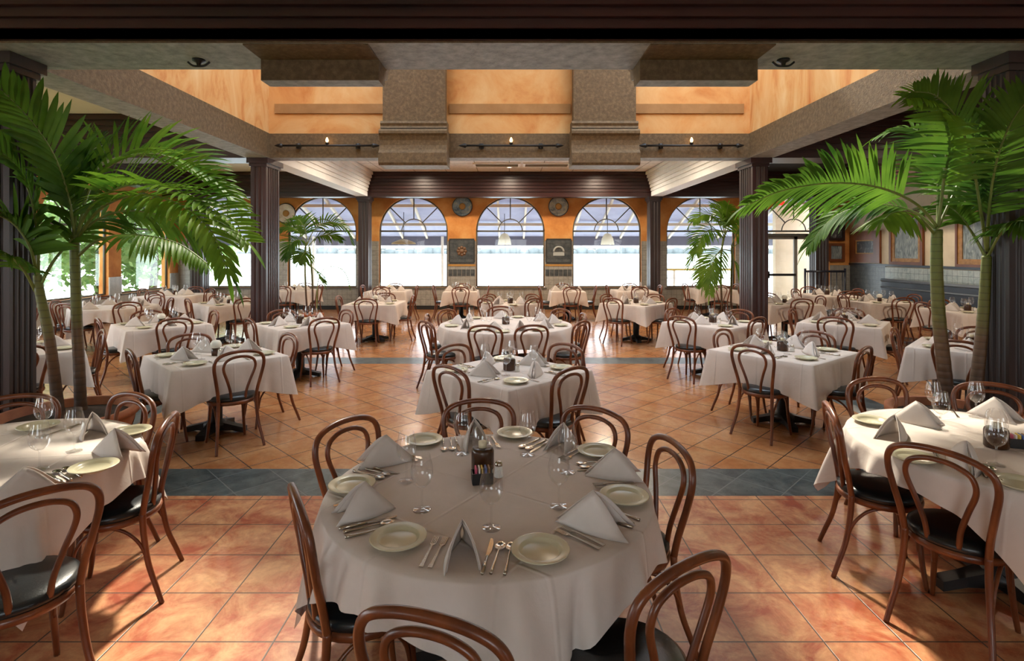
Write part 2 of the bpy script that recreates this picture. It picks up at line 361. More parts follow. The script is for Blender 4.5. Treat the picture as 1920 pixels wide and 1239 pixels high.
wn=[0]
def window(mapf,u,w,sill,spring,door=False,arch=True):
    wn[0]+=1; r=w/2; t0=.1
    root=bpy.data.objects.new('window_%d'%wn[0],None); COL.objects.link(root); struct(root)
    root.location=mapf(u,t0,sill)
    inv=Vector(root.location)
    def L(uu,t,z): return Vector(mapf(uu,t,z))-inv
    fr=MB(); fw=.035
    def bar(p,q2,rr=.018):
        a=L(p[0],t0,p[1]); c=L(q2[0],t0,q2[1]); fr.tube([a,c],rr,6)
    if arch:
        arc=[L(u-(r-.02)*math.cos(PI*i/24),t0,spring+(r-.02)*math.sin(PI*i/24)) for i in range(25)]
        fr.tube(arc,.028,6)
        ri=.37; fr.tube([L(u-ri*math.cos(PI*i/16),t0,spring+.0+ri*math.sin(PI*i/16)) for i in range(17)],.017,6)
        for a in (45,90,135):
            bar((u+ri*math.cos(R(a)),spring+ri*math.sin(R(a))),(u+(r-.02)*math.cos(R(a)),spring+(r-.02)*math.sin(R(a))))
        bar((u-r+.01,spring),(u+r-.01,spring),.03)
    else:
        bar((u-r,spring-.02),(u+r,spring-.02),.03)
        for k in (-.33,.33): bar((u+k*r*1.0,sill),(u+k*r,spring),.025)
    bar((u-r+.02,sill+.02),(u-r+.02,spring),.028); bar((u+r-.02,sill+.02),(u+r-.02,spring),.028); bar((u-r+.02,sill+.02),(u+r-.02,sill+.02),.028)
    fr.build('window_frame',M['muntin'],root)
    pb=MB()
    poly=[(u-r+.01,sill+.01)]+[(u+r-.01,sill+.01)]
    if arch: poly+=[(u+(r-.01)*math.cos(PI*i/24),spring+(r-.01)*math.sin(PI*i/24)) for i in range(25)]
    else: poly+=[(u+r-.01,spring),(u-r+.01,spring)]
    pb.add([L(p[0],t0+.012,p[1]) for p in poly],[tuple(range(len(poly)))])
    pb.build('pane',M['pane'],root)
    if sill>0:
        sb=MB(); a=L(u-r-.06,-.05,sill-.04); c=L(u+r+.06,.24,sill)
        sb.box(min(a.x,c.x),max(a.x,c.x),min(a.y,c.y),max(a.y,c.y),a.z,c.z-.001); sb.build('window_sill',M['muntin'],root)
    return root
for u in back_u[:-1]: window(mapB,u,WW,SILL,SPR)
for u in left_u: window(mapL,u,2.05,SILL,SPR)
for (u,w,s0,sp,_) in rear: window(mapF,u,w,s0,sp,arch=False)
# fan light over the glass door, and the door itself
fan=window(mapB,8.73,WW,SPR-.12,SPR)
door=bpy.data.objects.new('door_1',None); COL.objects.link(door); struct(door,'glazed exit door with a grey frame and black push bar'); door.location=(8.73,YB+.1,0)
d=MB()
for x0,x1 in((-1.03,-.9),(-.02+.02,.1),(.9,1.03)): d.box(x0,x1,-.03,.03,0,2.26)
d.box(-.9,.9,-.03,.03,2.14,2.26); d.box(-.9,.9,-.03,.03,0,.12); d.box(-.9,-.78,-.02,.02,.12,2.14)
d.build('door_frame',plain('grey_door_paint',srgb(142,140,130),.5),door)
d=MB(); d.add([(-.78,0,.12),(0,0,.12),(0,0,2.14),(-.78,0,2.14)],[(0,1,2,3)]); d.add([(.1,0,.12),(.9,0,.12),(.9,0,2.14),(.1,0,2.14)],[(0,1,2,3)]); d.build('door_glass',M['pane'],door)
d=MB(); d.box(-.9,.02,-.1,-.05,1.02,1.09); d.box(-.93,-.78,-.1,-.03,.95,1.16); d.build('push_bar',M['black'],door)

# wainscot tile, decorative strips
tn=[0]
def trim(b,mats,label=None):
    tn[0]+=1; return struct(b.build('trim_%d'%tn[0],mats),label)
def pier_tiles(mapf,edges,ztop,m):
    bb=MB()
    for (a,c,zt) in edges:
        lo=mapf(a,-.02,0); hi=mapf(c,0,zt)
        bb.box(min(lo[0],hi[0]),max(lo[0],hi[0]),min(lo[1],hi[1]),max(lo[1],hi[1]),0,zt)
    return trim(bb,m)
ed=[]; cur=XL
for u in back_u: ed.append((cur,u-WW/2,2.08)); cur=u+WW/2
ed.append((cur,XR,2.08 if False else 1.35))
ed2=[(u-WW/2,u+WW/2,SILL-.045) for u in back_u[:-1]]
pier_tiles(mapB,ed,2.08,M['tile_back']); pier_tiles(mapB,ed2,SILL,M['tile_back'])
ed=[];cur=YF
for u in sorted(left_u): ed.append((cur,u-1.025,1.12)); cur=u+1.025
ed.append((cur,YB,1.12)); pier_tiles(mapL,ed,1.12,M['tilewall']); pier_tiles(mapL,[(u-1.025,u+1.025,SILL-.045) for u in left_u],SILL,M['tilewall'])
pier_tiles(mapR,[(YF,15.2,1.34)],1.34,M['tile_side']); pier_tiles(mapR,[(15.2,YB,1.36)],1.36,M['tile_dark'])
bb=MB(); bb.box(XR-.04,XR,YF,YB,1.36,1.42); trim(bb,M['navy'])
# dark band, ochre strip and small tile band on the two middle piers
for xc in (-1.45,1.505):
    bb=MB(); bb.box(xc-.42,xc+.42,YB-.035,YB-.02,1.32,1.38); trim(bb,M['gold'])
    bb=MB()
    for k in range(6): bb.box(xc-.40+k*.135,xc-.40+k*.135+.115,YB-.033,YB-.02,1.02,1.22)
    trim(bb,M['tile_dark'])

# ceilings
def cbox(name,x0,x1,y0,y1,m,z0=CZ,z1=CZ+.12):
    bb=MB(); bb.box(x0,x1,y0,y1,z0,z1); return struct(bb.build(name,m))
cbox('ceiling',XL-.25,XR+.25,YF-.25,4.5,M['ceil'])
cbox('ceiling',XL-.25,-4.2,4.5,YB+.25,M['ceil'])
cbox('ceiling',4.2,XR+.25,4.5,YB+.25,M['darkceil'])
cbox('ceiling',-4.2,4.2,9.5,YB+.25,M['ceilt'])

# beams
def moulded(y0,y1,z0,z1,side,steps=7,out=.16):
    # profile in (depth,z): face steps outwards with height, like a built-up crown
    pts=[]; n=steps
    for i in range(n):
        o=out*(i/(n-1))**1.3; za=z0+(z1-z0)*i/n; zb=z0+(z1-z0)*(i+1)/n
        pts+= [(o,za),(o,zb-(zb-za)*.25),(o-.012,zb-(zb-za)*.2),(o-.012,zb)]
    f=[(y0-o,z) for o,z in pts] if side<0 else [(y1+o,z) for o,z in pts]
    return f
def beam_x(name,x0,x1,y0,y1,m,front=True,backm=True,z0=BZ,z1=CZ,out=.16):
    bb=MB()
    poly=[(y0,z0)]+(moulded(y0,y1,z0+.05,z1,-1,out=out) if front else [])+[(y0-(out if front else 0),z1)]
    bk=(moulded(y0,y1,z0+.05,z1,1,out=out) if backm else [])
    poly+=[(y1+(out if backm else 0),z1)]+bk[::-1]+[(y1,z0)]
    bb.prism(poly,'x',x0,x1); return struct(bb.build(name,m))
def beam_y(name,x0,x1,y0,y1,m,mi=True,mo=True,z0=BZ,z1=CZ,out=.16):
    bb=MB()
    poly=[(x0,z0)]+(moulded(x0,x1,z0+.05,z1,-1,out=out) if mi else [])+[(x0-(out if mi else 0),z1)]
    bk=(moulded(x0,x1,z0+.05,z1,1,out=out) if mo else [])
    poly+=[(x1+(out if mo else 0),z1)]+bk[::-1]+[(x1,z0)]
    bb.prism(poly,'y',y0,y1); return struct(bb.build(name,m))
SX=4.05; BX=4.45
def soffit(o):  # downward faces take the painted window sheen
    o.data.materials.append(M['stuccosheen']); 
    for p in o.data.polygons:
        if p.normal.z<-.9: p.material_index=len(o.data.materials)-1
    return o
# front beam: stucco soffit with wooden fascia towards the viewer
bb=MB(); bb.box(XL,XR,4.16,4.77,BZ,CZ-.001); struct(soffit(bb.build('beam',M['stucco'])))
bb=MB(); f=moulded(4.16,0,BZ+.03,CZ,-1,9,.30); bb.prism([(4.16,BZ+.015)]+[(4.13,BZ+.015)]+f+[(4.16,CZ)],'x',XL,XR); struct(bb.build('beam',M['woodx']))
for xc in(-1.545,1.545):
    bb=MB(); bb.box(xc-.475,xc+.475,4.17,4.50,BZ-.012,BZ-.001); trim(bb,M['stucco'])
# side beams of the skylight well
for s in(-1,1):
    x0,x1=sorted((s*SX,s*BX))
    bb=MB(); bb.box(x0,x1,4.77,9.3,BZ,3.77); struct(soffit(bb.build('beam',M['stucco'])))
# rear beam of the well
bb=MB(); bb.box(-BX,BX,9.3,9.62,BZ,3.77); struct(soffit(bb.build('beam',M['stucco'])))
bb=MB(); bb.box(-BX,BX,9.42,9.62,3.77,CZ); struct(bb.build('beam',M['white']))
# wooden transverse beams in the side bays, and at the window end
beam_x('beam',XL,-BX,9.3,9.9,M['woodx']); beam_x('beam',BX,XR,9.3,9.9,M['woodx'])
beam_x('beam',XL,XR,16.0,16.42,M['woodx'],True,False)
for s in(-1,1):
    x0,x1=sorted((s*4.08,s*4.42)); beam_y('beam',x0,x1,9.62,15.84,M['white'])
    x0,x1=sorted((s*8.9,s*9.3)); beam_y('beam',x0,x1,9.9,15.84,M['wood'])

# skylight well walls
WZ=6.5
bb=MB()
bb.box(-SX-.35,-SX-.04,4.5,9.75,3.77,WZ); bb.box(SX+.04,SX+.35,4.5,9.75,3.77,WZ)
struct(bb.build('wall_skylight',M['plasterv']))
bb=MB(); bb.box(-SX-.04,SX+.04,9.36,9.7,3.77,WZ); bb.box(-SX-.04,SX+.04,4.45,4.74,CZ,WZ); struct(bb.build('wall_skylight',M['plaster']))
for (x0,x1) in ((-3.98,-2.12),(-1.02,1.04),(2.12,3.98)):
    bb=MB(); bb.box(x0,x1,9.33,9.36,4.12,4.28); trim(bb,mottled('tan_plaster',[(.3,srgb(150,110,66)),(.7,srgb(172,132,86))],3,.8))
# big scrolled pilasters, back and front
def pilaster(xc,w,yface,sgn,zshaft):
    # sgn -1: projects towards the viewer (from the rear wall); +1: away from the viewer (from the front wall)
    bb=MB(); y=yface
    dd=.22 if sgn<0 else .12; bb.box(xc-w/2,xc+w/2,min(y,y+sgn*dd),max(y,y+sgn*dd),3.70,zshaft)
    if sgn<0: prof=[(0,3.78),(.30,3.78),(.34,3.74),(.34,3.70),(.30,3.67),(.27,3.60),(.27,3.52),(.30,3.44),(.36,3.38),(.36,3.22),(.33,3.18),(-.12,3.18),(-.12,3.35),(0,3.35)]
    else: prof=[(0,3.78),(.18,3.78),(.18,3.60),(.15,3.52),(.16,3.44),(.14,3.40),(.08,3.37),(.05,3.30),(.0,3.27),(-.06,3.26),(-.09,3.19),(-.13,3.18),(-.30,3.18),(-.30,3.355),(0,3.355)]
    bb.prism([(y+sgn*p,z) for p,z in prof],'x',xc-w/2-.04,xc+w/2+.04)
    if sgn<0: bb.prism([(y+sgn*p,z) for p,z in [(0,3.92),(.25,3.92),(.27,3.88),(.25,3.84),(.28,3.80),(0,3.80)]],'x',xc-w/2-.03,xc+w/2+.03)
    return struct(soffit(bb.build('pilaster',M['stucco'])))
for xc in(-1.57,1.57):
    pilaster(xc,1.03,9.28,-1,WZ); pilaster(xc*.985,.88,4.79,1,WZ)
# glazed roof of the well
sk=bpy.data.objects.new('skylight',None); COL.objects.link(sk); struct(sk); sk.location=(0,0,WZ)
bb=MB()
for k in range(8): x=-4.1+k*8.2/7; bb.box(x-.04,x+.04,4.5,9.7,0,.12)
for y in (4.5,6.1,7.7,9.62): bb.box(-4.14,4.14,y,y+.08,.02,.1)
bb.build('skylight_frame',M['white'],sk)
bb=MB(); bb.add([(-4.14,4.5,.06),(4.14,4.5,.06),(4.14,9.7,.06),(-4.14,9.7,.06)],[(0,1,2,3)]); bb.build('skylight_glass',M['pane'],sk)
bb=MB(); bb.box(-1.35,.95,4.46,9.7,.13,.2); bb.build('sun_block_panel',M['white'],sk)  # unseen slab added to keep the sun off the central table
bb=MB(); bb.box(-4.14,-3.5,4.46,9.7,.13,.2); bb.build('sun_block_panel',M['white'],sk)  # second added slab, shades the garden-side round table

# columns, fluted
def column(x0,x1,y0,y1,ztop,m,flute=.055,cap=True):
    poly=[]
    def side(p,q2):
        p=Vector(p);q2=Vector(q2);L=(q2-p).length;d=(q2-p)/L;nrm=Vector((-d.y,d.x))
        n=max(2,int((L-.04)/flute)); m0=(L-n*flute)/2
        poly.append(tuple(p))
        for k in range(n):
            a=m0+k*flute
            for t,dep in((.15,0),(.28,.012),(.5,.018),(.72,.012),(.85,0)):
                v=p+d*(a+t*flute)+nrm*dep; poly.append(tuple(v))
    side((x0,y0),(x1,y0));side((x1,y0),(x1,y1));side((x1,y1),(x0,y1));side((x0,y1),(x0,y0))
    bb=MB(); bb.prism(poly,'z',.16,ztop-.14 if cap else ztop)
    bb.box(x0-.03,x1+.03,y0-.03,y1+.03,0,.16)
    if cap:
        bb.box(x0-.02,x1+.02,y0-.02,y1+.02,ztop-.14,ztop-.09); bb.box(x0-.05,x1+.05,y0-.05,y1+.05,ztop-.09,ztop)
    return struct(bb.build('column',m))
for s in(-1,1):
    a,c=sorted((s*3.97,s*4.5)); column(a,c,4.37,4.62,BZ,M['post'],.05)
    a,c=sorted((s*4.12,s*4.38)); column(a,c,9.32,9.86,BZ,M['redpost'],.085)
    a,c=sorted((s*4.10,s*4.40)); column(a,c,16.03,16.4,BZ,M['post'],.09)
    a,c=sorted((s*8.93,s*9.3)); column(a,c,16.03,16.4,BZ,M['post'],.09)
for nm,x0,x1,y0,y1 in (('baseboard_right',XR-.03,XR-.02,YF,YB),('baseboard_left',XL+.02,XL+.03,YF,YB)):
    bb=MB(); bb.box(x0,x1,y0,y1,0,.12); struct(bb.build(nm,M['wood']))
bb=MB(); bb.box(-9.78,7.6,YB-.035,YB-.021,0,.12); struct(bb.build('baseboard_back',M['black']))

# ceiling vents in the bay before the windows
vent=thing('ceiling_vent','white slatted air vent in the tiled ceiling, toward the garden-window side','vent',(-.33,14.55,CZ))
bb=MB(); bb.box(-.62,.62,-.28,-.22,-.03,0); bb.box(-.62,.62,.22,.28,-.03,0); bb.box(-.62,-.56,-.22,.22,-.03,0); bb.box(.56,.62,-.22,.22,-.03,0); bb.build('vent_frame',M['white'],vent)
bb=MB()
for k in range(7): bb.obox((0,-.19+k*.063,-.015),(.56,0,0),(0,.022,.012),(0,-.002,.003))
bb.build('slat_panel',plain('grey_slat_paint',srgb(150,148,142),.6),vent)
dup(vent,(.98,14.55,CZ),0,'white slatted air vent in the tiled ceiling, toward the picture-wall side')

DLT=[0]
def downlight(x,y,label,e=60):
    t=thing('ceiling_light',label,'ceiling light',(x,y,CZ),0,'recessed ceiling lights')
    f=MB(); f.openlathe([(.07,0),(.095,0),(.095,-.012),(.07,-.016),(.062,.0)],20); f.build('trim_ring',M['white'],t)
    f=MB(); f.lathe([(0,-.004),(.06,-.004),(.06,-.001),(0,-.001)],16); f.build('lens',M['lens'],t)
    l=bpy.data.lights.new('downlight','SPOT'); l.energy=e; l.color=(1,.82,.62); l.spot_size=R(172); l.spot_blend=.5; l.shadow_soft_size=.07
    o=bpy.data.objects.new('downlight',l); COL.objects.link(o); o.parent=t; o.location=(0,0,-.03)
M['lens']=emis('warm_lens',(1,.84,.62,1),6)
for y in (11.6,15.0):
    for x,w_ in((-2.6,'garden-side'),(0.0,'middle'),(2.6,'picture-side')):
        downlight(x,y,'recessed round ceiling light in the tiled ceiling, '+w_+' of the '+('window' if y>13 else 'skylight')+' row',120)
for y,n_ in((6.6,'front'),(12.4,'rear')):  # aisle lights are added to brighten the side bays
    for x,w_ in((-6.6,'garden-window'),(8.0,'picture-wall')):
        downlight(x,y,'added round ceiling fill light over the '+w_+' aisle, '+n_+' one',90 if x<0 else 200)
# candle rods on the rear beam of the skylight
def rod(xc,label):
    t=thing('wall_lamp',label,'wall lamp',(xc,9.3,3.55))
    bb=MB(); L=.74
    bb.tube([(-L,-.09,0),(L,-.09,0)],.017,8)
    for s in(-1,1): bb.lathe([(0,-.06),(.03,-.04),(.045,0),(.02,.03),(.035,.05),(0,.09)],10,c=(0,0,0)) if False else None
    rd=bb.build('rod',M['iron'],t)
    for s in(-1,1):
        f=MB(); f.tube([(s*L,-.09,0),(s*(L+.03),-.09,0),(s*(L+.06),-.09,0),(s*(L+.1),-.09,0),(s*(L+.14),-.09,0)],[.018,.04,.032,.02,.004],8); f.build('finial',M['iron'],rd)
        f=MB(); f.tube([(s*.5,0,-.01),(s*.5,-.09,-.01)],.015,8); f.lathe([(0,-.045),(.04,-.04),(.04,.04),(0,.045)],10,c=(s*.5,-.03,0)); f.build('bracket',M['iron'],t)
    f=MB(); f.lathe([(.012,0),(.035,.02),(.03,.035),(.016,.045)],10,c=(0,-.09,.012)); f.build('candle_cup',M['iron'],t)
    f=MB(); f.lathe([(.012,0),(.024,.02),(.024,.04),(.012,.07),(0,.085)],10,c=(0,-.09,.055)); f.build('bulb',M['bulb'],t)
rod(-3.05,'iron rod lamp with one lit candle bulb, between garden-side column and pilaster')
rod(.03,'iron rod lamp with one lit candle bulb, between the two stucco pilasters')
rod(3.05,'iron rod lamp with one lit candle bulb, between picture-wall column and pilaster')
# small iron brackets under the front soffit
for x,lb in((-2.55,'small iron ceiling hook under the front soffit, garden-window half'),(2.25,'small iron ceiling hook under the front soffit, picture-wall half')):
    t=thing('ceiling_hook',lb,'hook',(x,4.52,BZ))
    f=MB(); f.lathe([(.05,0),(.05,-.015),(.02,-.03),(.012,-.06),(.0,-.062)],12); f.build('hook_plate',M['iron'],t)
    f=MB(); f.tube(catmull([(-.09,0,-.02),(-.05,0,-.05),(0,0,-.055),(.05,0,-.05),(.09,0,-.02)],4),.009,6); f.build('hook_arm',M['iron'],t)

# ------------------------------------------------------------------ things on the walls
def wall_plate(px,py,m,label):
    x=(px-CX)/F*YB; z=EYE+(HY-py)/F*YB; y=YB
    t=thing('wall_plate',label,'plate',(x,y,z),0,'ceramic plates on the window wall')
    f=MB(); pr=[(.0,.035),(.12,.035),(.20,.05),(.29,.07),(.305,.062),(.29,.045),(.18,.005),(0,.001)]
    f.lathe(pr,32); o=f.build('dish',m,t); o.rotation_euler=(R(90),0,0)
    f=MB(); f.openlathe([(.285,.071),(.305,.068),(.31,.055),(.285,.05),(.285,.071)],32); o=f.build('rim',plain('dark_glaze',srgb(44,52,60),.3),t); o.rotation_euler=(R(90),0,0)
    f=MB(); f.lathe([(0,.05),(.06,.05),(.075,.045),(.10,.036),(0,.034)],20); o=f.build('motif',M['gold'],t); o.rotation_euler=(R(90),0,0)
wall_plate(867,387,M['ceramicA'],'round blue-grey ceramic plate on the wall beside the middle arched window')
wall_plate(1047,387,M['ceramicB'],'round mottled grey ceramic plate on the wall, picture-side of the middle window')
wall_plate(537,400,M['ceramicC'],'round cream ceramic plate by the arched window behind the slender palms')
for xc,lb,fm in((-1.45,'dark square tile panel with a flower emblem below the blue-grey plate',0),(1.505,'dark square tile panel with a pale arch emblem below the mottled plate',1)):
    t=thing('tile_panel',lb,'tile panel',(xc,YB-.02,1.78))
    f=MB(); f.box(-.36,.36,-.02,0,-.34,.34); f.build('panel',M['tile_dark'],t)
    f=MB()
    for s in(-1,1): f.box(-.38,.38,-.03,0,s*.36-.02,s*.36+.02); f.box(s*.38-.02,s*.38+.02,-.03,0,-.34,.34)
    f.build('border',plain('dark_tile_border',srgb(50,48,44),.35),t)
    f=MB()
    if fm==0:
        for k in range(8):
            a=k*PI/4; f.lathe([(.05,.0),(.05,.012)],12,c=(.11*math.cos(a),.11*math.sin(a),0))
        f.lathe([(.07,0),(.07,.018)],16)
    else:
        f.tube([(.15*math.cos(PI*i/12),.15*math.sin(PI*i/12)-.02,.005) for i in range(13)],.03,8); f.box(-.17,.17,-.14,-.03,0,.012)
    o=f.build('emblem',plain('rust_glaze' if fm==0 else 'pale_glaze',srgb(116,86,62) if fm==0 else srgb(168,172,168),.35),t); o.rotation_euler=(R(90),0,0); o.location=(0,-.02,0)
def picture(label,y0,y1,z0,z1,fw,fm,pm,wall='R',mat=None):
    yc,zc=(y0+y1)/2,(z0+z1)/2; hy,hz=abs(y1-y0)/2,(z1-z0)/2
    loc=(XR-.02,yc,zc) if wall=='R' else (yc,YB-.02,zc) if wall=='B' else (XL+.02,yc,zc)
    t=thing('framed_picture',label,'picture',loc,0 if wall!='X' else 0,None)
    rz={'R':-PI/2,'B':0,'L':PI/2}[wall]; t.rotation_euler=(0,0,rz)
    f=MB()
    for s in(-1,1): f.box(-hy,hy,-.06,0,s*(hz-fw/2)-fw/2,s*(hz-fw/2)+fw/2); f.box(s*(hy-fw/2)-fw/2,s*(hy-fw/2)+fw/2,-.06,0,-hz+fw,hz-fw)
    fr_o=f.build('frame',fm,t)
    iw=0
    if mat:
        f=MB(); iw=mat
        for s in(-1,1): f.box(-hy+fw,hy-fw,-.04,0,s*(hz-fw-mat/2)-mat/2,s*(hz-fw-mat/2)+mat/2); f.box(s*(hy-fw-mat/2)-mat/2,s*(hy-fw-mat/2)+mat/2,-.04,0,-hz+fw+mat,hz-fw-mat)
        f.build('inner_frame',M['goldframe'],fr_o)
    f=MB(); f.box(-hy+fw+iw,hy-fw-iw,-.02,0,-hz+fw+iw,hz-fw-iw); f.build('print',pm,t)
picture('tall picture in a gilt and brown frame, nearer the windows, cream wall',13.76,14.97,1.42,2.83,.08,M['brownframe'],M['print'],'R',.09)
picture('tall picture of vertical strokes in gilt frame, cream wall beside the fluted post',11.45,12.75,1.42,2.80,.06,M['brownframe'],M['print'],'R',.12)
picture('dark print in a very wide brown wooden frame above dark tiles',15.35,16.7,1.44,2.36,.26,M['brownframe'],M['printd'],'R',.03)
picture('small dark framed picture, upper of two beside the exit door',9.70,10.2,2.10,2.74,.07,M['wood'],M['printd'],'B')
picture('small brown framed picture, lower of two beside the exit door',9.70,10.2,1.46,2.02,.08,M['brownframe'],M['print'],'B')
picture('small framed picture on the ochre pier between the garden windows and columns',-9.85,-9.72+.22,1.95,2.75,.06,M['brownframe'],M['print'],'B')
ex=thing('exit_sign','small red lit sign hanging above the glazed exit door','sign',(8.15,16.55,3.22))
f=MB(); f.box(-.11,.11,-.03,.03,-.06,.06); f.build('sign_box',M['exit'],ex)
f=MB(); f.tube([(0,0,.06),(0,0,CZ-3.22)],.01,6); f.build('hanging_rod',M['iron'],ex)

# banquette on the picture wall
bq=thing('banquette','long dark navy banquette with piped back along the picture wall','bench',(XR-.03,12.1,0))
f=MB(); f.box(-.62,-.03,-3.0,3.0,0,.36); f.build('base',M['black'],bq)
f=MB(); f.box(-.64,-.12,-3.0,3.0,.36,.47); f.build('seat',M['navy'],bq)
f=MB(); f.box(-.16,-.02,-3.0,3.0,.47,.98); f.build('backrest',M['navy'],bq)
f=MB(); f.tube([(-.15,-3,.99),(-.15,3,.99)],.045,8); f.tube([(-.17,-3,.80),(-.17,3,.80)],.025,8); f.build('piping',plain('grey_blue_piping',srgb(120,130,140),.35),bq)
rl=thing('railing','dark blue metal railing before the exit door beside the corner column','railing',(8.72,15.2,0))
f=MB()
for k in range(7): f.tube([(-.48+k*.16,0,.05),(-.48+k*.16,0,1.2)],.012,6)
f.build('baluster_panel',M['navy'],rl)
f=MB(); f.tube([(-.55,0,1.22),(.55,0,1.22)],.028,8); f.build('handrail',M['navy'],rl)
f=MB(); f.tube([(-.55,0,.06),(.55,0,.06)],.02,8); f.build('bottom_rail',M['navy'],rl)
for s in(-1,1):
    f=MB(); f.tube([(s*.55,0,0),(s*.55,0,1.3)],.03,8); f.build('post',M['navy'],rl)

# ------------------------------------------------------------------ chair
BOW=[(.16,-.165,.44),(.17,-.18,.53),(.193,-.205,.65),(.21,-.222,.75),(.202,-.232,.815),(.165,-.241,.857),(.09,-.247,.881),(0,-.249,.888)]
INN=[(.06,-.185,.45),(.07,-.195,.53),(.10,-.21,.63),(.13,-.221,.715),(.133,-.229,.765),(.112,-.235,.808),(.06,-.24,.834),(0,-.241,.841)]
mir=lambda ps:[(-x,y,z) for x,y,z in reversed(ps[:-1])]
def make_chair(name,label,full=True):
    t=thing(name,label,'chair')
    f=MB(); f.lathe([(0,.425),(.19,.425),(.20,.432),(.205,.445),(.203,.462),(.185,.474),(.12,.48),(0,.482)],28); seat=f.build('seat',M['vinyl'],t)
    f=MB(); f.openlathe([(.185,.40),(.205,.40),(.21,.415),(.205,.433),(.185,.433),(.185,.40)],28); f.build('seat_rim',M['bent'],seat)
    n=5 if full else 3; k=8 if full else 6
    f=MB(); f.tube(catmull(BOW+mir(BOW),n),.0155,k); f.build('back_bow',M['bent'],t)
    f=MB(); f.tube(catmull(INN+mir(INN),n),.0125,k); f.build('inner_bow',M['bent'],t)
    for s in(-1,1):
        f=MB(); f.tube(catmull([(s*.16,-.165,.45),(s*.163,-.172,.34),(s*.175,-.195,.2),(s*.192,-.235,.08),(s*.202,-.262,0)],n),[.0165+(-.004)*i/(4*n) for i in range(4*n+1)],k); f.build('leg',M['bent'],t)
        f=MB(); f.tube(catmull([(s*.14,.14,.43),(s*.148,.15,.25),(s*.16,.163,.1),(s*.17,.178,0)],n),[.0175-.006*i/(3*n) for i in range(3*n+1)],k); f.build('leg',M['bent'],t)
        if full:
            f=MB(); f.tube(catmull([(s*.178,-.2,.19),(s*.177,-.16,.3),(s*.175,-.09,.375),(s*.17,0,.40),(s*.165,.07,.375),(s*.155,.125,.3),(s*.152,.145,.19)],4),.009,6); f.build('brace',M['bent'],t)
    if full:
        f=MB(); f.tube(catmull([(-.152,.152,.19),(-.14,.155,.3),(-.08,.165,.375),(0,.17,.40),(.08,.165,.375),(.14,.155,.3),(.152,.152,.19)],4),.009,6); f.build('brace',M['bent'],t)
    return t
CH=make_chair('bentwood_chair','x',True); CHF=make_chair('bentwood_chair','x',False)
used={'full':False,'far':False}
def chair(x,y,face,label,group,far=False):
    # x, y: foot of the top of the backrest; face: heading (radians) the sitter looks
    d=Vector((math.cos(face),math.sin(face)))
    c=(x+.248*d.x,y+.248*d.y,0); rz=face-PI/2
    k='far' if far else 'full'; src=CHF if far else CH
    if not used[k]:
        used[k]=True; src.location=c; src.rotation_euler=(0,0,rz); src['label']=label; src['group']=group; return src
    return dup(src,c,rz,label,group)

# ------------------------------------------------------------------ table, cloth, tableware
def make_table(round_,a):
    t=thing('dining_table','x','table')
    f=MB()
    if round_: f.lathe([(0,.715),(a-.01,.715),(a,.722),(a,.743),(a-.01,.748),(0,.748)],48)
    else: f.box(-a,a,-a,a,.715,.748)
    f.build('tabletop',M['brownframe'],t)
    f=MB(); f.lathe([(.11,.05),(.11,.09),(.06,.12),(.055,.66),(.12,.70),(.12,.715)],16); f.build('column',M['iron'],t)
    for k in range(4):
        an=k*PI/2+(PI/4 if not round_ else 0)
        u=Vector((math.cos(an),math.sin(an),0)); w=Vector((-u.y,u.x,0)); L=min(.33,a*.58)
        f=MB(); vs=[]
        for (r,z0,z1,hw) in((.05,.02,.11,.05),(L*.6,.02,.075,.038),(L,.0,.05,.04)):
            vs+=[u*r-w*hw+Vector((0,0,z0)),u*r+w*hw+Vector((0,0,z0)),u*r+w*hw+Vector((0,0,z1)),u*r-w*hw+Vector((0,0,z1))]
        fs=[(0,1,2,3),(8,11,10,9)]
        for i in(0,4): fs+=[(i,i+4,i+5,i+1),(i+1,i+5,i+6,i+2),(i+2,i+6,i+7,i+3),(i+3,i+7,i+4,i)]
        f.add(vs,fs); f.build('foot',M['iron'],t)
    return t
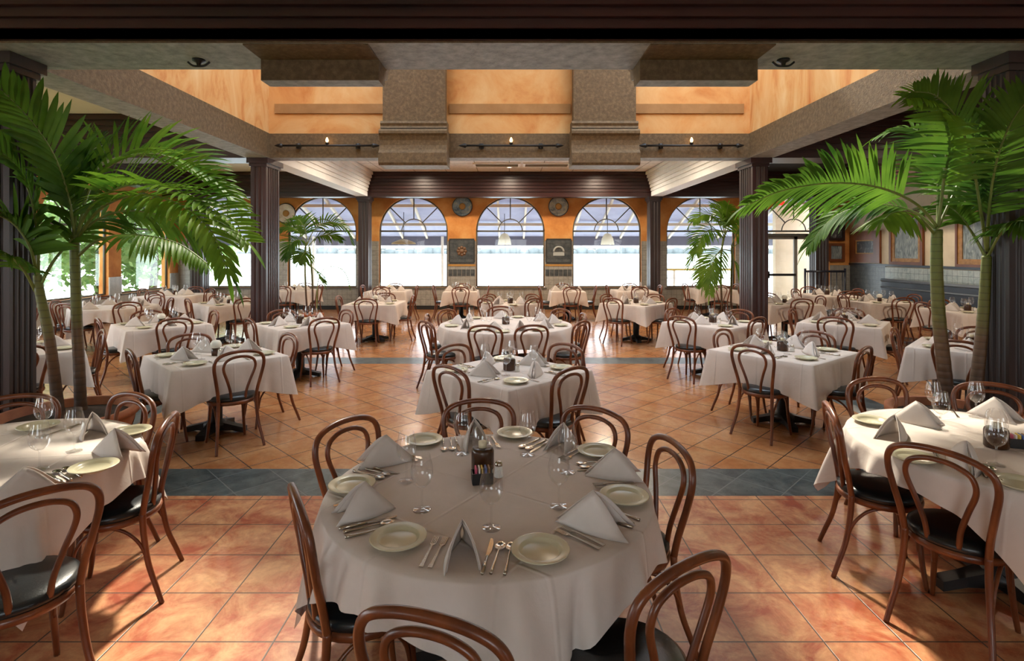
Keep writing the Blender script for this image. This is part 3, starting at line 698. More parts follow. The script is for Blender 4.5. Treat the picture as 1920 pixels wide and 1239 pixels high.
def make_cloth(round_,a,half,seed,n=288,amp=.03):
    # a square cloth, creased from its folding, over a round or square top; x and y are the thread directions
    rnd=random.Random(seed); f=MB(); vs=[];fs=[]; TOPZ=.752; K=12
    pleats=[]
    th=rnd.uniform(0,.2)
    while th<2*PI:
        pleats.append((th,rnd.uniform(.035,.075),rnd.uniform(.5,1.0)*rnd.choice((1,1,-.7)))); th+=rnd.uniform(.2,.5)
    def Re(th): return a if round_ else a/max(abs(math.cos(th)),abs(math.sin(th)))
    rows=[.25,.5,.75,.92,1.0]
    for i in range(n):
        th=2*PI*i/n; c,s_=math.cos(th),math.sin(th); mx=max(abs(c),abs(s_)); q_=min(abs(c),abs(s_))/mx
        re=Re(th); cd=Vector((c,s_,0)); d=(half/mx-a) if round_ else (half-a)/mx
        cw=max(0,(q_-.62)/.38)
        if round_: nrm=cd
        else:
            nrm=Vector((c,0,0)) if abs(c)>abs(s_) else Vector((0,s_,0)); nrm.normalize()
            w=max(0,(q_-.72)/.28); nrm=nrm*(1-w)+cd*w
        rp=0
        for (t0,wd,am) in pleats:
            dl=(th-t0+PI)%(2*PI)-PI; rp+=am*math.exp(-(dl/wd)**2)
        if round_: rp+=1.0*cw**1.5
        for r in rows: v=cd*re*r; vs.append((v.x,v.y,TOPZ if r<1 else TOPZ-.0012))
        for k in range(1,K+1):
            s=k/K; dd=d*s
            if k==1: v=cd*re+nrm*.006; dd=min(.008,d*s)
            else:
                g=s**.75*min(1.5,.35+d/.3) if round_ else s
                fl=(.008+.018*s if round_ else .008+.016*s+.075*s*cw)
                v=cd*re+nrm*(fl+amp*(2.0 if round_ else .7)*rp*g*(1 if round_ else 1-.5*cw))
            vs.append((v.x,v.y,TOPZ-dd))
    C=len(rows)+K; vs.append((0,0,TOPZ)); ci=len(vs)-1
    for i in range(n):
        j=(i+1)%n; fs.append((ci,i*C,j*C))
        for k in range(C-1): fs.append((i*C+k,i*C+k+1,j*C+k+1,j*C+k))
    f.add(vs,fs,0,True)
    return f.build('tablecloth',M['cloth'])
def napkin_mesh(seed):
    rnd=random.Random(seed); f=MB(); h=.128; L=.128+rnd.uniform(-.01,.008); w=.052+rnd.uniform(-.006,.012); vs=[];fs=[]; n=8
    # folded triangle standing as a tent: one long creased spine from peak down to the tail, open mouth at the front
    for layer,(sc,th) in enumerate(((1,0),(.9,.006))):
        for s in(-1,1):
            o=len(vs); A=Vector((0,.004*layer,h*sc)); B=Vector((s*.012*(1-layer),L*sc,0)); C=Vector((s*w*sc,-L*(1-.16*layer),0))
            for i in range(n+1):
                for j in range(n+1-i):
                    a=i/n; b_=j/n; c=1-a-b_
                    p=A*a+B*b_+C*c
                    bul=.009*math.sin(PI*min(1,max(0,c)))*(1-a*.6)*s*(1 if layer==0 else .8)
                    p=p+Vector((bul+s*.012*math.sin(PI*b_)*(1-a),0,.006*math.sin(PI*c)*(1-a)*0))
                    p.z+= .012*math.sin(PI*c)*a*2
                    vs.append(p)
            idx={}
            k=o
            for i in range(n+1):
                for j in range(n+1-i): idx[(i,j)]=k; k+=1
            for i in range(n):
                for j in range(n-i):
                    fs.append((idx[(i,j)],idx[(i+1,j)],idx[(i,j+1)]))
                    if i+j<n-1: fs.append((idx[(i+1,j)],idx[(i+1,j+1)],idx[(i,j+1)]))
    f.add(vs,fs,0,True); return f
def napkin_proto(seed):
    o=napkin_mesh(seed).build('napkin',M['napkin'],fix=False)
    md=o.modifiers.new('thick','SOLIDIFY'); md.thickness=.004; return o
def plate_proto(full=True):
    f=MB(); f.lathe([(0,.003),(.052,.003),(.056,.0),(.062,.0),(.067,.006),(.076,.0135),(.099,.017),(.1015,.019),(.1005,.0215),(.097,.0215),(.077,.0185),(.0725,.017),(.066,.0085),(.061,.0068),(0,.0065)],36)
    return f.build('side_plate',M['plate'])
def glass_proto(parts):
    bowl=[(.006,.092),(.018,.096),(.033,.11),(.043,.133),(.045,.155),(.042,.18),(.036,.205),(.0335,.222)]
    stem=[(.0065,.008),(.0042,.02),(.0038,.06),(.0045,.085),(.008,.094)]
    foot=[(0,.001),(.037,.001),(.038,.003),(.034,.005),(.012,.008),(.006,.012),(0,.012)]
    if parts:
        t=thing('wine_glass','x','glass')
        f=MB(); f.openlathe(bowl,24); f.openlathe([(.0335,.222),(.0325,.222)],24); f.build('bowl',M['glass'],t)
        f=MB(); f.openlathe(stem,10); f.build('stem',M['glass'],t)
        f=MB(); f.openlathe(foot,24); f.build('foot',M['glass'],t); return t
    f=MB(); f.openlathe(bowl,12); f.openlathe(stem,6); f.openlathe(foot,12); o=f.build('wine_glass',M['glass']); o['category']='glass'; return o
def fork_proto():
    f=MB(); pts=[(-.095,.0075),(-.06,.0055),(0,.0035),(.03,.0035),(.045,.010)]
    vs=[];fs=[]
    zz=[.002,.003,.005,.006,.004]
    for (y,w),z in zip(pts,zz): vs+=[(-w,y,z+.0018),(w,y,z+.0018),(w,y,z-.001),(-w,y,z-.001)]
    for i in range(4):
        a=i*4; fs+=[(a,a+1,a+5,a+4),(a+1,a+2,a+6,a+5),(a+2,a+3,a+7,a+6),(a+3,a,a+4,a+7)]
    fs.append((0,3,2,1)); f.add(vs,fs)
    for k in range(4):
        x=-.0085+k*.00567; f.obox((x,.068,.005),(.0017,0,0),(0,.025,.001),(0,0,.001))
    f.box(-.0102,.0102,.04,.046,.003,.0058)
    return f.build('fork',M['steel'])
def knife_proto():
    f=MB(); f.tube([(0,-.11,.005),(0,-.06,.005),(0,-.005,.004)],[.0055,.0065,.004],8)
    f.prism([(-.006,-.005),(.004,-.005),(.010,.03),(.0095,.08),(.003,.108),(-.006,.112)],'z',.002,.0036)
    return f.build('dinner_knife',M['steel'])
def spoon_proto():
    f=MB(); f.tube(catmull([(0,-.095,.003),(0,-.04,.003),(0,.01,.006),(0,.04,.006)],3),[.006,.0055,.005,.0045,.004,.0035,.0032,.003,.003,.003],8)
    vs=[];fs=[];n=14;K=4
    for k in range(K+1):
        s=k/K
        for i in range(n):
            a=2*PI*i/n; vs.append((.019*s*math.cos(a),.066+.028*s*math.sin(a),.001+.006*s*s))
    for k in range(K):
        for i in range(n): j=(i+1)%n; fs.append((k*n+i,k*n+j,(k+1)*n+j,(k+1)*n+i))
    f.add(vs,fs,0,True); o=f.build('spoon',M['steel']); md=o.modifiers.new('t','SOLIDIFY'); md.thickness=.0012; return o
def lamp_proto():
    t=thing('candle_lamp','x','candle lamp')
    f=MB(); f.lathe([(.0,.0),(.05,.0),(.054,.006),(.054,.085),(.05,.098),(.044,.102),(0,.102)],24); f.build('base',M['amber'],t)
    f=MB(); f.openlathe([(.044,.10),(.05,.115),(.049,.15),(.04,.185),(.03,.2)],24); f.build('glass_chimney',M['glass'],t)
    f=MB(); f.lathe([(.0,.10),(.02,.10),(.02,.13),(0,.134)],12); f.build('candle',M['wicktop'],t.children[0])
    return t
def caddy_proto():
    t=thing('sugar_caddy','x','caddy')
    f=MB(); f.box(-.045,.045,-.03,.03,0,.006); f.box(-.045,.045,-.032,-.028,.006,.05); f.box(-.045,.045,.028,.032,.006,.05); f.box(-.047,-.043,-.032,.032,.006,.05); f.box(.043,.047,-.032,.032,.006,.05)
    f.build('holder',M['iron'],t); return t
def shaker_proto():
    t=thing('salt_shaker','x','shaker')
    f=MB(); f.lathe([(0,0),(.02,0),(.021,.004),(.017,.05),(0,.05)],14); f.build('shaker_body',M['paper'],t)
    f=MB(); f.lathe([(.0175,.05),(.0175,.06),(.01,.07),(0,.071)],14); f.build('cap',M['steel'],t); return t

PROT={}
def inst(kind,maker,loc,rz,label,cat,group,scale=None,*a):
    if kind not in PROT:
        o=maker(*a); PROT[kind]=o; o.location=loc; o.rotation_euler=(0,0,rz); tag(o,label,cat,group)
        if scale: o.scale=(scale,)*3
        return o
    o=dup(PROT[kind],loc,rz,label,group,scale); 
    o.scale=(scale,)*3 if scale else (1,1,1)
    return o
TZ=.7535
nap_i=[0]
def napkin(x,y,rz,label,group,z=TZ):
    nap_i[0]+=1; k=nap_i[0]%3
    o=inst('napkin%d'%k,napkin_proto,(x,y,z),rz,label,'napkin',group,random.Random(nap_i[0]).uniform(.95,1.08),k); return o
def plate(x,y,label,group,z=TZ): return inst('plate',plate_proto,(x,y,z),0,label,'plate',group)
def wglass(x,y,label,group,far=False,z=TZ): return inst('glassf' if far else 'glass',glass_proto,(x,y,z),random.random()*6,label,'glass',group,None,not far)
def fork(x,y,rz,label,group): return inst('fork',fork_proto,(x,y,TZ),rz,label,'fork',group)
def knife(x,y,rz,label,group): return inst('knife',knife_proto,(x,y,TZ),rz,label,'knife',group)
def spoon(x,y,rz,label,group): return inst('spoon',spoon_proto,(x,y,TZ),rz,label,'spoon',group)
def packets(cx,cy,rz,tp):
    cs=['pink','paper','yellow','blue','brown']
    for i,c in enumerate(cs):
        off=Vector((-.03+i*.015,0,0)); off.rotate(Matrix.Rotation(rz,3,'Z'))
        k='pk_'+c
        def mk(c=c):
            f=MB(); f.box(-.0035,.0035,-.024,.024,0,.062); return f.build('sugar_packet',M[c])
        o=inst(k,mk,(cx+off.x,cy+off.y,TZ+.007),rz,c.replace('paper','white')+' sugar packet in the caddy on '+tp,'packet','sugar packets on the '+tp)
        o.rotation_euler=(0,R(random.uniform(-3,3)),rz)

SECT=['picture-wall side','far picture-wall side','far side','far garden-window side','garden-window side','near garden-window side','near side','near picture-wall side']
def sector(dx,dy): return SECT[int(round(math.atan2(dy,dx)/(PI/4)))%8]

CLOTH={}
TAB={}
def put_table(tp,x,y,round_,a,rz=0,half=None,ang=0,amp=.022,seed=1,unique=False):
    k=('t',round_,a)
    lab='black iron table base below cloth of '+tp
    if k not in TAB:
        t=make_table(round_,a); TAB[k]=t; t.location=(x,y,0); t.rotation_euler=(0,0,rz); tag(t,lab,'table','dining tables')
    else: t=dup(TAB[k],(x,y,0),rz,lab,'dining tables')
    ck=(round_,a,half,seed)
    lab='pale linen tablecloth on '+tp
    if ck not in CLOTH:
        c=make_cloth(round_,a+.006,half,seed); CLOTH[ck]=c; c.location=(x,y,0); c.rotation_euler=(0,0,rz+ang); tag(c,lab,'tablecloth','tablecloths')
    else: dup(CLOTH[ck],(x,y,0),rz+ang,lab,'tablecloths')

# ---- front round table
T1=Vector((-.09,2.42)); t1='central round table on terracotta tiles'
put_table(t1,T1.x,T1.y,True,.69,0,.86,R(-79)-PI/4,.026,11)
def pol(c,ang,dist): return c+Vector((math.cos(R(ang)),math.sin(R(ang))))*dist
for ang,dist,face in ((209,.80,None),(147,.93,None),(96,.90,None),(51,.93,None),(11.5,.88,None),(-54,1.03,124),(264,1.068,72)):
    p=pol(T1,ang,dist); fa=R(face) if face is not None else math.atan2(T1.y-p.y,T1.x-p.x)
    chair(p.x,p.y,fa,'bentwood chair at '+sector(p.x-T1.x,p.y-T1.y)+' of '+t1,'chairs at the '+t1)
naps=[((866,1040),0),((1112,988),None),((1150,892),None),((1056,836),None),((888,830),None),((724,866),None),((684,962),None)]
spin=[R(6),R(68),R(84),R(-32),R(14),R(-72),R(-64)]
for ((px,py),_),sp in zip(naps,spin):
    w=on(px,py,TZ); d=Vector((T1.x-w.x,T1.y-w.y)).normalized(); ph=sector(w.x-T1.x,w.y-T1.y)
    napkin(w.x,w.y,sp,'folded white napkin at '+ph+' of '+t1,'napkins on the '+t1)
    base=math.atan2(d.y,d.x)-PI/2; rt=Vector((d.y,-d.x))
    edge=T1-d*.545   # line the cutlery up near the rim
    g='cutlery on the '+t1
    for off,kind,lb in((-.115,fork,'outer fork'),(-.083,fork,'inner fork'),(.088,knife,'dinner knife'),(.12,spoon,'inner spoon'),(.161,spoon,'outer spoon')):
        q2=edge+rt*off+d*(.0 if kind is not spoon else -.005); j=random.uniform(-.05,.05)
        kind(q2.x,q2.y,base+j,'steel '+lb+' at '+ph+' of '+t1,g)
for (px,py) in ((747,1015),(1013,1038),(1171,935),(1120,850),(965,816),(795,829),(660,914)):
    w=on(px,py,TZ); plate(w.x,w.y,'ivory side plate at '+sector(w.x-T1.x,w.y-T1.y)+' of '+t1,'side plates on the '+t1)
for (px,py),lb in (((921,990),'in front of the sugar caddy'),((791,956),'toward near garden-window side'),((1048,950),'toward near picture-wall side'),((762,902),'toward far garden-window side'),((989,853),'at far side, picture-wall half,'),((866,851),'at far side, garden-window half,'),((1064,886),'toward far picture-wall side')):
    w=on(px,py,TZ); wglass(w.x,w.y,'clear wine glass '+lb+' of '+t1 if not lb.startswith('in') else 'clear wine glass '+lb+' on '+t1,'wine glasses on the '+t1)
w=on(905,878,TZ); inst('lamp',lamp_proto,(w.x,w.y,TZ),0,'amber candle lamp with clear chimney on the '+t1,'candle lamp','candle lamps')
w=on(904,904,TZ); inst('caddy',caddy_proto,(w.x,w.y,TZ),.15,'black sugar caddy beside the candle lamp on the '+t1,'caddy','sugar caddies'); packets(w.x,w.y,.15,t1)
w=on(935,893,TZ); inst('shaker',shaker_proto,(w.x,w.y,TZ),0,'small salt shaker beside the candle lamp on the '+t1,'shaker','salt shakers')

# ---- round table at the picture-wall side
T2=Vector((2.61,2.93)); t2='round table before the picture-wall palm'
put_table(t2,T2.x,T2.y,True,.69,0,.80,R(238)-PI/4,.026,12)
for ang,dist,face in ((160,.80,None),(213,.80,None),(92,.95,None),(50,1.02,None)):
    p=pol(T2,ang,dist); chair(p.x,p.y,math.atan2(T2.y-p.y,T2.x-p.x),'bentwood chair at '+sector(p.x-T2.x,p.y-T2.y)+' of '+t2,'chairs at the '+t2)
for i,((px,py),rz,lb) in enumerate((((1677,818),-.9,'by the garden-window rim'),((1717,792),.8,'by far garden-window rim'),((1813,878),2.6,'by the near rim'),((1863,783),.5,'by the far picture-wall rim'))):
    w=on(px,py,TZ); napkin(w.x,w.y,rz,'folded white napkin '+lb+' of '+t2,'napkins on the '+t2)
for (px,py),lb in(((1634,792),'far garden-window rim'),((1712,862),'near garden-window rim'),((1912,912),'near picture-wall rim')):
    w=on(px,py,TZ); plate(w.x,w.y,'ivory side plate at '+lb+' of '+t2,'side plates on the '+t2)
for (px,py),lb in(((1750,781),'below palm trunk'),((1764,806),'just nearer than the palm-trunk one'),((1830,782),'far side picture-wall half'),((1868,872),'before candle lamp')):
    w=on(px,py,TZ); wglass(w.x,w.y,'clear wine glass '+lb+', '+t2,'wine glasses on the '+t2)
for (px,py),k,lb in(((1838,880),knife,'dinner knife'),((1852,884),spoon,'inner spoon'),((1867,889),spoon,'outer spoon'),((1790,775),fork,'far fork'),((1758,858),fork,'near fork')):
    w=on(px,py,TZ); k(w.x,w.y,-.5,'steel '+lb+' on the '+t2,'cutlery on the '+t2)
w=on(1868,838,TZ); inst('lamp',lamp_proto,(w.x,w.y,TZ),0,'amber candle lamp with clear chimney on the '+t2,'candle lamp','candle lamps')
w=on(1908,838,TZ); inst('caddy',caddy_proto,(w.x,w.y,TZ),-.3,'black sugar caddy beside the candle lamp on the '+t2,'caddy','sugar caddies'); packets(w.x,w.y,-.3,t2)

# ---- round table at the garden side
T3=Vector((-2.66,2.72)); t3='round table before the garden-window palm'
put_table(t3,T3.x,T3.y,True,.69,0,.86,R(-35)-PI/4,.026,13)
for ang,dist,face in ((18,.86,None),(68,.80,None),(-37,1.12,None),(120,.80,None)):
    p=pol(T3,ang,dist); chair(p.x,p.y,math.atan2(T3.y-p.y,T3.x-p.x),'bentwood chair at '+sector(p.x-T3.x,p.y-T3.y)+' of '+t3,'chairs at the '+t3)
for (px,py),rz,lb in(((214,850),1.3,'by picture-wall rim'),((172,814),.8,'by far rim'),((45,930),2.4,'by the near rim')):
    w=on(px,py,TZ); napkin(w.x,w.y,rz,'folded white napkin '+lb+' of '+t3,'napkins on the '+t3)
for (px,py),lb in(((176,880),'near picture-wall rim'),((72,803),'far rim'),((246,812),'far picture-wall rim')):
    w=on(px,py,TZ); plate(w.x,w.y,'ivory side plate at '+lb+' of '+t3,'side plates on the '+t3)
for (px,py),lb in(((82,818),'before palm trunks'),((139,846),'beside the napkins'),((74,880),'beside near-rim napkin')):
    w=on(px,py,TZ); wglass(w.x,w.y,'clear wine glass '+lb+', '+t3,'wine glasses on the '+t3)
for (px,py),k,rz,lb in(((118,892),spoon,1.0,'near spoon'),((136,886),spoon,1.0,'far spoon'),((104,898),knife,1.0,'dinner knife'),((120,806),fork,-.2,'far fork')):
    w=on(px,py,TZ); k(w.x,w.y,rz,'steel '+lb+' on the '+t3,'cutlery on the '+t3)

# ---- square tables
def square(tp,x,y,rot,a=.5,half=.78,seed=1,far=False,chairs=(0,1,2,3),cutlery=False,plates=True,lamp=True,cd=.72,extra=()):
    put_table(tp,x,y,False,a,rot,half,0,.02,seed)
    c=Vector((x,y))
    for k in range(4):
        an=rot+k*PI/2; d=Vector((math.cos(an),math.sin(an))); ph=sector(d.x,d.y)
        if k in chairs:
            j=random.uniform(-.07,.07); p=c+d*(cd+random.uniform(-.03,.05))+Vector((-d.y,d.x))*random.uniform(-.06,.06)
            chair(p.x,p.y,an+PI+j,'bentwood chair at '+ph+' of '+tp,'chairs at the '+tp,far)
        r=Vector((d.y,-d.x))*-1; inn=-d
        rr=Vector((inn.y,-inn.x))    # sitter's right-hand side
        q2=c+d*.30; napkin(q2.x,q2.y,an+PI/2+random.choice((0.3,1.1,-1.0,2.2)),'folded napkin at '+ph+' of '+tp,'napkins on the '+tp)
        if plates:
            q2=c+d*.36-rr*.285; plate(q2.x,q2.y,'ivory side plate at '+ph+' of '+tp,'side plates on the '+tp)
        q2=c+d*.17+rr*.13; wglass(q2.x,q2.y,'clear wine glass at '+ph+' of '+tp,'wine glasses on the '+tp,far or y>6.5)
        if cutlery:
            for off,kd,lb in((-.15,fork,'fork'),(.145,knife,'dinner knife'),(.18,spoon,'spoon')):
                q2=c+d*.385+rr*off; kd(q2.x,q2.y,an+PI/2,'steel '+lb+' at '+ph+' of '+tp,'cutlery on the '+tp)
    if lamp:
        inst('lampw' if lamp==2 else 'lamp',wlamp_proto if lamp==2 else lamp_proto,(x,y,TZ),0,('white-shaded' if lamp==2 else 'amber')+' candle lamp amid '+tp,'candle lamp','candle lamps')
        inst('shaker',shaker_proto,(x+.07,y-.06,TZ),0,'small salt shaker beside the lamp on '+tp,'shaker','salt shakers')
def wlamp_proto():
    t=thing('candle_lamp','x','candle lamp')
    f=MB(); f.lathe([(0,0),(.04,0),(.042,.05),(.036,.075),(0,.075)],18); f.build('base',M['amber'],t)
    f=MB(); f.lathe([(.036,.075),(.052,.085),(.05,.12),(.035,.145),(0,.152)],18); f.build('lamp_shade',M['frosted'],t); return t
q4=PI/4
square('square table just behind the central round table',0,4.79,q4,seed=21,cutlery=True)
square('front-row square table by garden-side slate strip',-2.91,5.46,q4,seed=22,cutlery=True,lamp=2)
square('front-row square table by picture-side slate strip',2.84,5.72,q4-R(7),a=.52,half=.80,seed=23,cutlery=True)
square('second-row square table beside garden-side column',-2.99,7.87,q4,seed=24)
square('outer second-row square table toward garden windows',-4.93,7.80,q4,seed=25,lamp=2)
square('second-row square table beside picture-side column',2.95,7.98,q4-R(6),seed=26)
square('outer second-row square table toward picture wall',4.88,8.03,q4+R(5),seed=27)
square('front-row square table behind picture-wall palm',5.0,5.95,q4,seed=28)
square('front-row square table behind garden-window palm',-5.15,5.75,q4,seed=29)
# big round table in the middle
T5=Vector((-.05,7.78)); t5='large round table amid the room'
put_table(t5,T5.x,T5.y,True,.92,0,1.12,R(10),.026,14)
for i,(ang,dist) in enumerate(((258,1.18),(286,1.18),(217,1.28),(180,1.12),(322,1.25),(5,1.12),(145,1.12),(40,1.12),(95,1.12))):
    sc=(sector(math.cos(R(ang)),math.sin(R(ang))) if i>1 else 'near side, '+('garden','picture')[i]+' half,'); p=pol(T5,ang,dist); chair(p.x,p.y,math.atan2(T5.y-p.y,T5.x-p.x),'bentwood chair at '+sc+' of '+t5,'chairs at the '+t5)
    d=(p-T5).normalized(); q2=T5+d*.66
    napkin(q2.x,q2.y,math.atan2(d.y,d.x)+PI/2+(i%3-1)*.9,'folded napkin at '+sc+' of '+t5,'napkins on the '+t5)
    q2=T5+d*.5+Vector((d.y,-d.x))*.12; wglass(q2.x,q2.y,'clear wine glass at '+sc+' of '+t5,'wine glasses on the '+t5,True)
    q2=T5+d*.74+Vector((d.y,-d.x))*.25; plate(q2.x,q2.y,'ivory side plate at '+sc+' of '+t5,'side plates on the '+t5)
inst('lamp',lamp_proto,(T5.x,T5.y,TZ),0,'amber candle lamp in the middle of the '+t5,'candle lamp','candle lamps')
# far tables
for i,(tp,x,y,rot,a) in enumerate((
    ('small square table behind the large round table',.02,10.9,q4,.40),
    ('square table facing window by garden-side far column',-2.68,11.0,0,.5),
    ('square table facing window by picture-side far column',2.52,10.95,q4,.5),
    ('window-row square table below the blue-grey plate',-1.25,14.3,0,.42),
    ('window-row square table below the mottled plate',1.5,14.3,0,.42),
    ('window-row square table by garden-side far column',-3.15,14.4,0,.5),
    ('window-row square table by picture-side far column',3.25,14.4,0,.5),
    ('window-row square table behind the slender palms',-5.7,14.6,0,.5),
    ('window-row square table behind the bright small palm',5.5,15.0,0,.5),
    ('square table before the glazed exit door',5.5,11.0,0,.5),
    ('farther banquette table along picture wall',7.5,13.0,0,.5),
    ('middle banquette table along picture wall',7.6,11.3,0,.5),
    ('banquette table behind picture-wall palm trunks',7.95,9.55,0,.5),
    ('square table seen past the garden-side column',-5.55,10.9,q4,.5),
    ('square table in the garden-window corner',-7.9,13.0,0,.58),
    )):
    square(tp,x,y,rot,a,a+.27,seed=31+(i%3),far=True,plates=y<12,lamp=(2 if i%2 else 1),cd=a+(.22 if a>=.5 else .30))
for tp,x,y,sd in (('round table before the garden windows',-7.35,10.25,15),('outer round table before the garden windows',-8.9,9.0,15)):
    put_table(tp,x,y,True,.69,0,.90,R(20),.026,sd)
    for k in range(6):
        d=Vector((math.cos(k*PI/3+.3),math.sin(k*PI/3+.3))); p=Vector((x,y))+d*.93
        chair(p.x,p.y,k*PI/3+.3+PI,'bentwood chair at '+sector(d.x,d.y)+' of '+tp,'chairs at the '+tp,True)
        q2=Vector((x,y))+d*.48; napkin(q2.x,q2.y,k*1.3,'folded napkin at '+sector(d.x,d.y)+' of '+tp,'napkins on the '+tp)
        q2=Vector((x,y))+d*.3+Vector((d.y,-d.x))*.1; wglass(q2.x,q2.y,'clear wine glass at '+sector(d.x,d.y)+' of '+tp,'wine glasses on the '+tp,True)

# ------------------------------------------------------------------ palms
def leaflet(f,base,dirv,nrm,L,w,droop,n=5,mi=0):
    d=dirv.normalized(); side=d.cross(nrm)
    if side.length<1e-4: side=d.orthogonal()
    side.normalize(); vs=[]; p=base.copy()
    for i in range(n+1):
        t=i/n
        ww=w*(math.sin(PI*min(1,(t*.82+.14)))**.8)*(1 if t<.97 else .12)
        up=side.cross(d).normalized()
        vs+=[p-side*ww+up*ww*.25,p.copy(),p+side*ww+up*ww*.25]
        d=(d+Vector((0,0,-droop/n))).normalized()
        p=p+d*(L/n)
    fs=[]
    for i in range(n):
        a=i*3; fs+=[(a,a+1,a+4,a+3),(a+1,a+2,a+5,a+4)]
    f.add(vs,fs,mi,True)
def frond(parent,pts,L=.5,n=36,roll=0,lift=.35,droop=.7,w=.018,start=.22,mat='leaf',r0=.013,rnd=None,fwd=(.55,1.25)):
    rnd=rnd or random
    path=catmull(pts,10); f=MB(); N=len(path)
    f.tube(path,[r0*(1-.8*i/(N-1)) for i in range(N)],6,1)
    # arc-length table
    acc=[0]
    for i in range(1,N): acc.append(acc[-1]+(path[i]-path[i-1]).length)
    def at(s):
        s*=acc[-1]
        for i in range(1,N):
            if acc[i]>=s:
                t=(s-acc[i-1])/(acc[i]-acc[i-1]+1e-9); return path[i-1].lerp(path[i],t),(path[i]-path[i-1]).normalized()
        return path[-1],(path[-1]-path[-2]).normalized()
    for k in range(n):
        s=start+(1-start)*(k+.5)/n; p,t=at(s)
        h=t.cross(Vector((0,0,1)))
        if h.length<.15: h=Vector((0,-1,0)).cross(t).cross(t)*-1
        h.normalize(); up=h.cross(t).normalized()
        h2=h*math.cos(roll)+up*math.sin(roll); up2=-h*math.sin(roll)+up*math.cos(roll)
        u=(s-start)/(1-start)
        Lk=L*(.55+.45*math.sin(PI*min(1,u*1.25+.12))) *(1 if u<.8 else 1-.45*(u-.8)/.2)
        fw=fwd[0]+(fwd[1]-fwd[0])*u
        for sgn in(-1,1):
            dv=h2*sgn+up2*lift+t*fw+Vector((rnd.uniform(-.1,.1),rnd.uniform(-.1,.1),rnd.uniform(-.1,.1)))
            leaflet(f,p,dv,up2,Lk*rnd.uniform(.88,1.08),w*rnd.uniform(.85,1.15),droop*rnd.uniform(.7,1.3))
    # tip leaflets
    p,t=at(1.0)
    leaflet(f,p,t,Vector((0,0,1)),L*.5,w*.8,droop)
    return f.build('frond',[M[mat],M['rachis']],parent,fix=False)
def trunk(parent,pts,r0,r1,n=8):
    path=catmull(pts,n); f=MB(); N=len(path)
    rr=[]
    for i in range(N):
        t=i/(N-1); rr.append((r0+(r1-r0)*t)*(1+.035*(i%2))+ (.012*(1-t*8) if t<.125 else 0))
    f.tube(path,rr,14); return f.build('trunk',M['trunk'],parent)
def planter(x,y,r,h,label,name='planter'):
    t=thing(name,label,'planter',(x,y,0))
    f=MB(); f.lathe([(0,0),(r*.62,0),(r*.66,.02),(r*.82,h*.5),(r*.95,h*.88),(r*.95,h-.05),(r,h-.05),(r,h),(r*.9,h),(r*.88,h-.07),(0,h-.07)],40); f.build('pot',M['terrapot'],t)
    f=MB(); f.lathe([(0,h-.045),(r*.5,h-.05),(r*.885,h-.065),(r*.885,h-.069),(0,h-.069)],30); f.build('soil',M['soil'],t)
def W(l,base):   # list of (px,py,D) -> points relative to the palm's base
    return [P(*p)-base for p in l]

# left palm, garden side
bx=Vector((-3.45,4.3,0)); planter(-3.45,4.3,.47,.54,'wide terracotta planter holding the palm beside the garden-side post')
pl=thing('palm_tree','tall green palm with two trunks in terracotta planter, garden-window side','palm',(bx.x,bx.y,.47)); B0=Vector((bx.x,bx.y,.47))
trunk(pl,W([(152,790,4.5),(149,700,4.5),(144,600,4.5),(141,500,4.5),(140,440,4.5)],B0),.043,.033)
trunk(pl,W([(112,795,4.35),(104,720,4.35),(92,630,4.3),(76,555,4.3),(70,515,4.3)],B0),.042,.028)
rn=random.Random(3)
def FR(root,B,l,**k): return frond(root,W(l,B),rnd=rn,**k)
FR(pl,B0,[(140,450,4.5),(128,370,4.45),(100,290,4.35),(52,220,4.2),(-10,160,4.05),(-70,120,3.9)],L=.50,roll=1.25,lift=.2,droop=.25,n=25,w=.03,start=.12)
FR(pl,B0,[(142,445,4.5),(172,385,4.45),(235,348,4.35),(320,352,4.2),(405,395,4.05),(465,455,3.95)],L=.50,roll=-.45,lift=.95,droop=.45,n=36,w=.022,mat='leafb')
FR(pl,B0,[(143,450,4.5),(185,410,4.6),(250,395,4.75),(330,415,4.9),(400,465,5.0),(440,530,5.0)],L=.5,roll=.5,lift=.35,droop=.8,n=32,w=.023)
FR(pl,B0,[(146,480,4.5),(185,450,4.4),(250,440,4.2),(330,455,4.1),(390,495,4.0)],L=.40,roll=.2,lift=-.15,droop=.9,n=26,w=.014,start=.4,mat='leafb')
FR(pl,B0,[(140,450,4.5),(150,370,4.7),(190,310,4.95),(260,290,5.2),(350,320,5.4),(420,370,5.5)],L=.55,roll=.3,lift=.8,droop=.6,n=30,w=.024)
FR(pl,B0,[(138,450,4.5),(112,380,4.6),(60,340,4.75),(0,340,4.9),(-60,380,5.0)],L=.48,roll=-.3,lift=.5,droop=.7,n=26,w=.026)
FR(pl,B0,[(140,440,4.5),(143,350,4.6),(160,290,4.8),(200,270,5.1)],L=.42,roll=.9,lift=.3,droop=.4,n=20,w=.025)
FR(pl,B0,[(144,448,4.5),(190,390,4.35),(260,365,4.15),(340,385,3.95),(400,440,3.8),(425,510,3.7)],L=.46,roll=-.3,lift=.5,droop=.7,n=32,w=.02,mat='leafb')
FR(pl,B0,[(144,450,4.5),(170,350,4.6),(225,300,4.75),(300,290,4.9),(380,325,5.0),(450,390,5.1)],L=.5,roll=-.5,lift=.8,droop=.5,n=32,w=.022,mat='leafb')
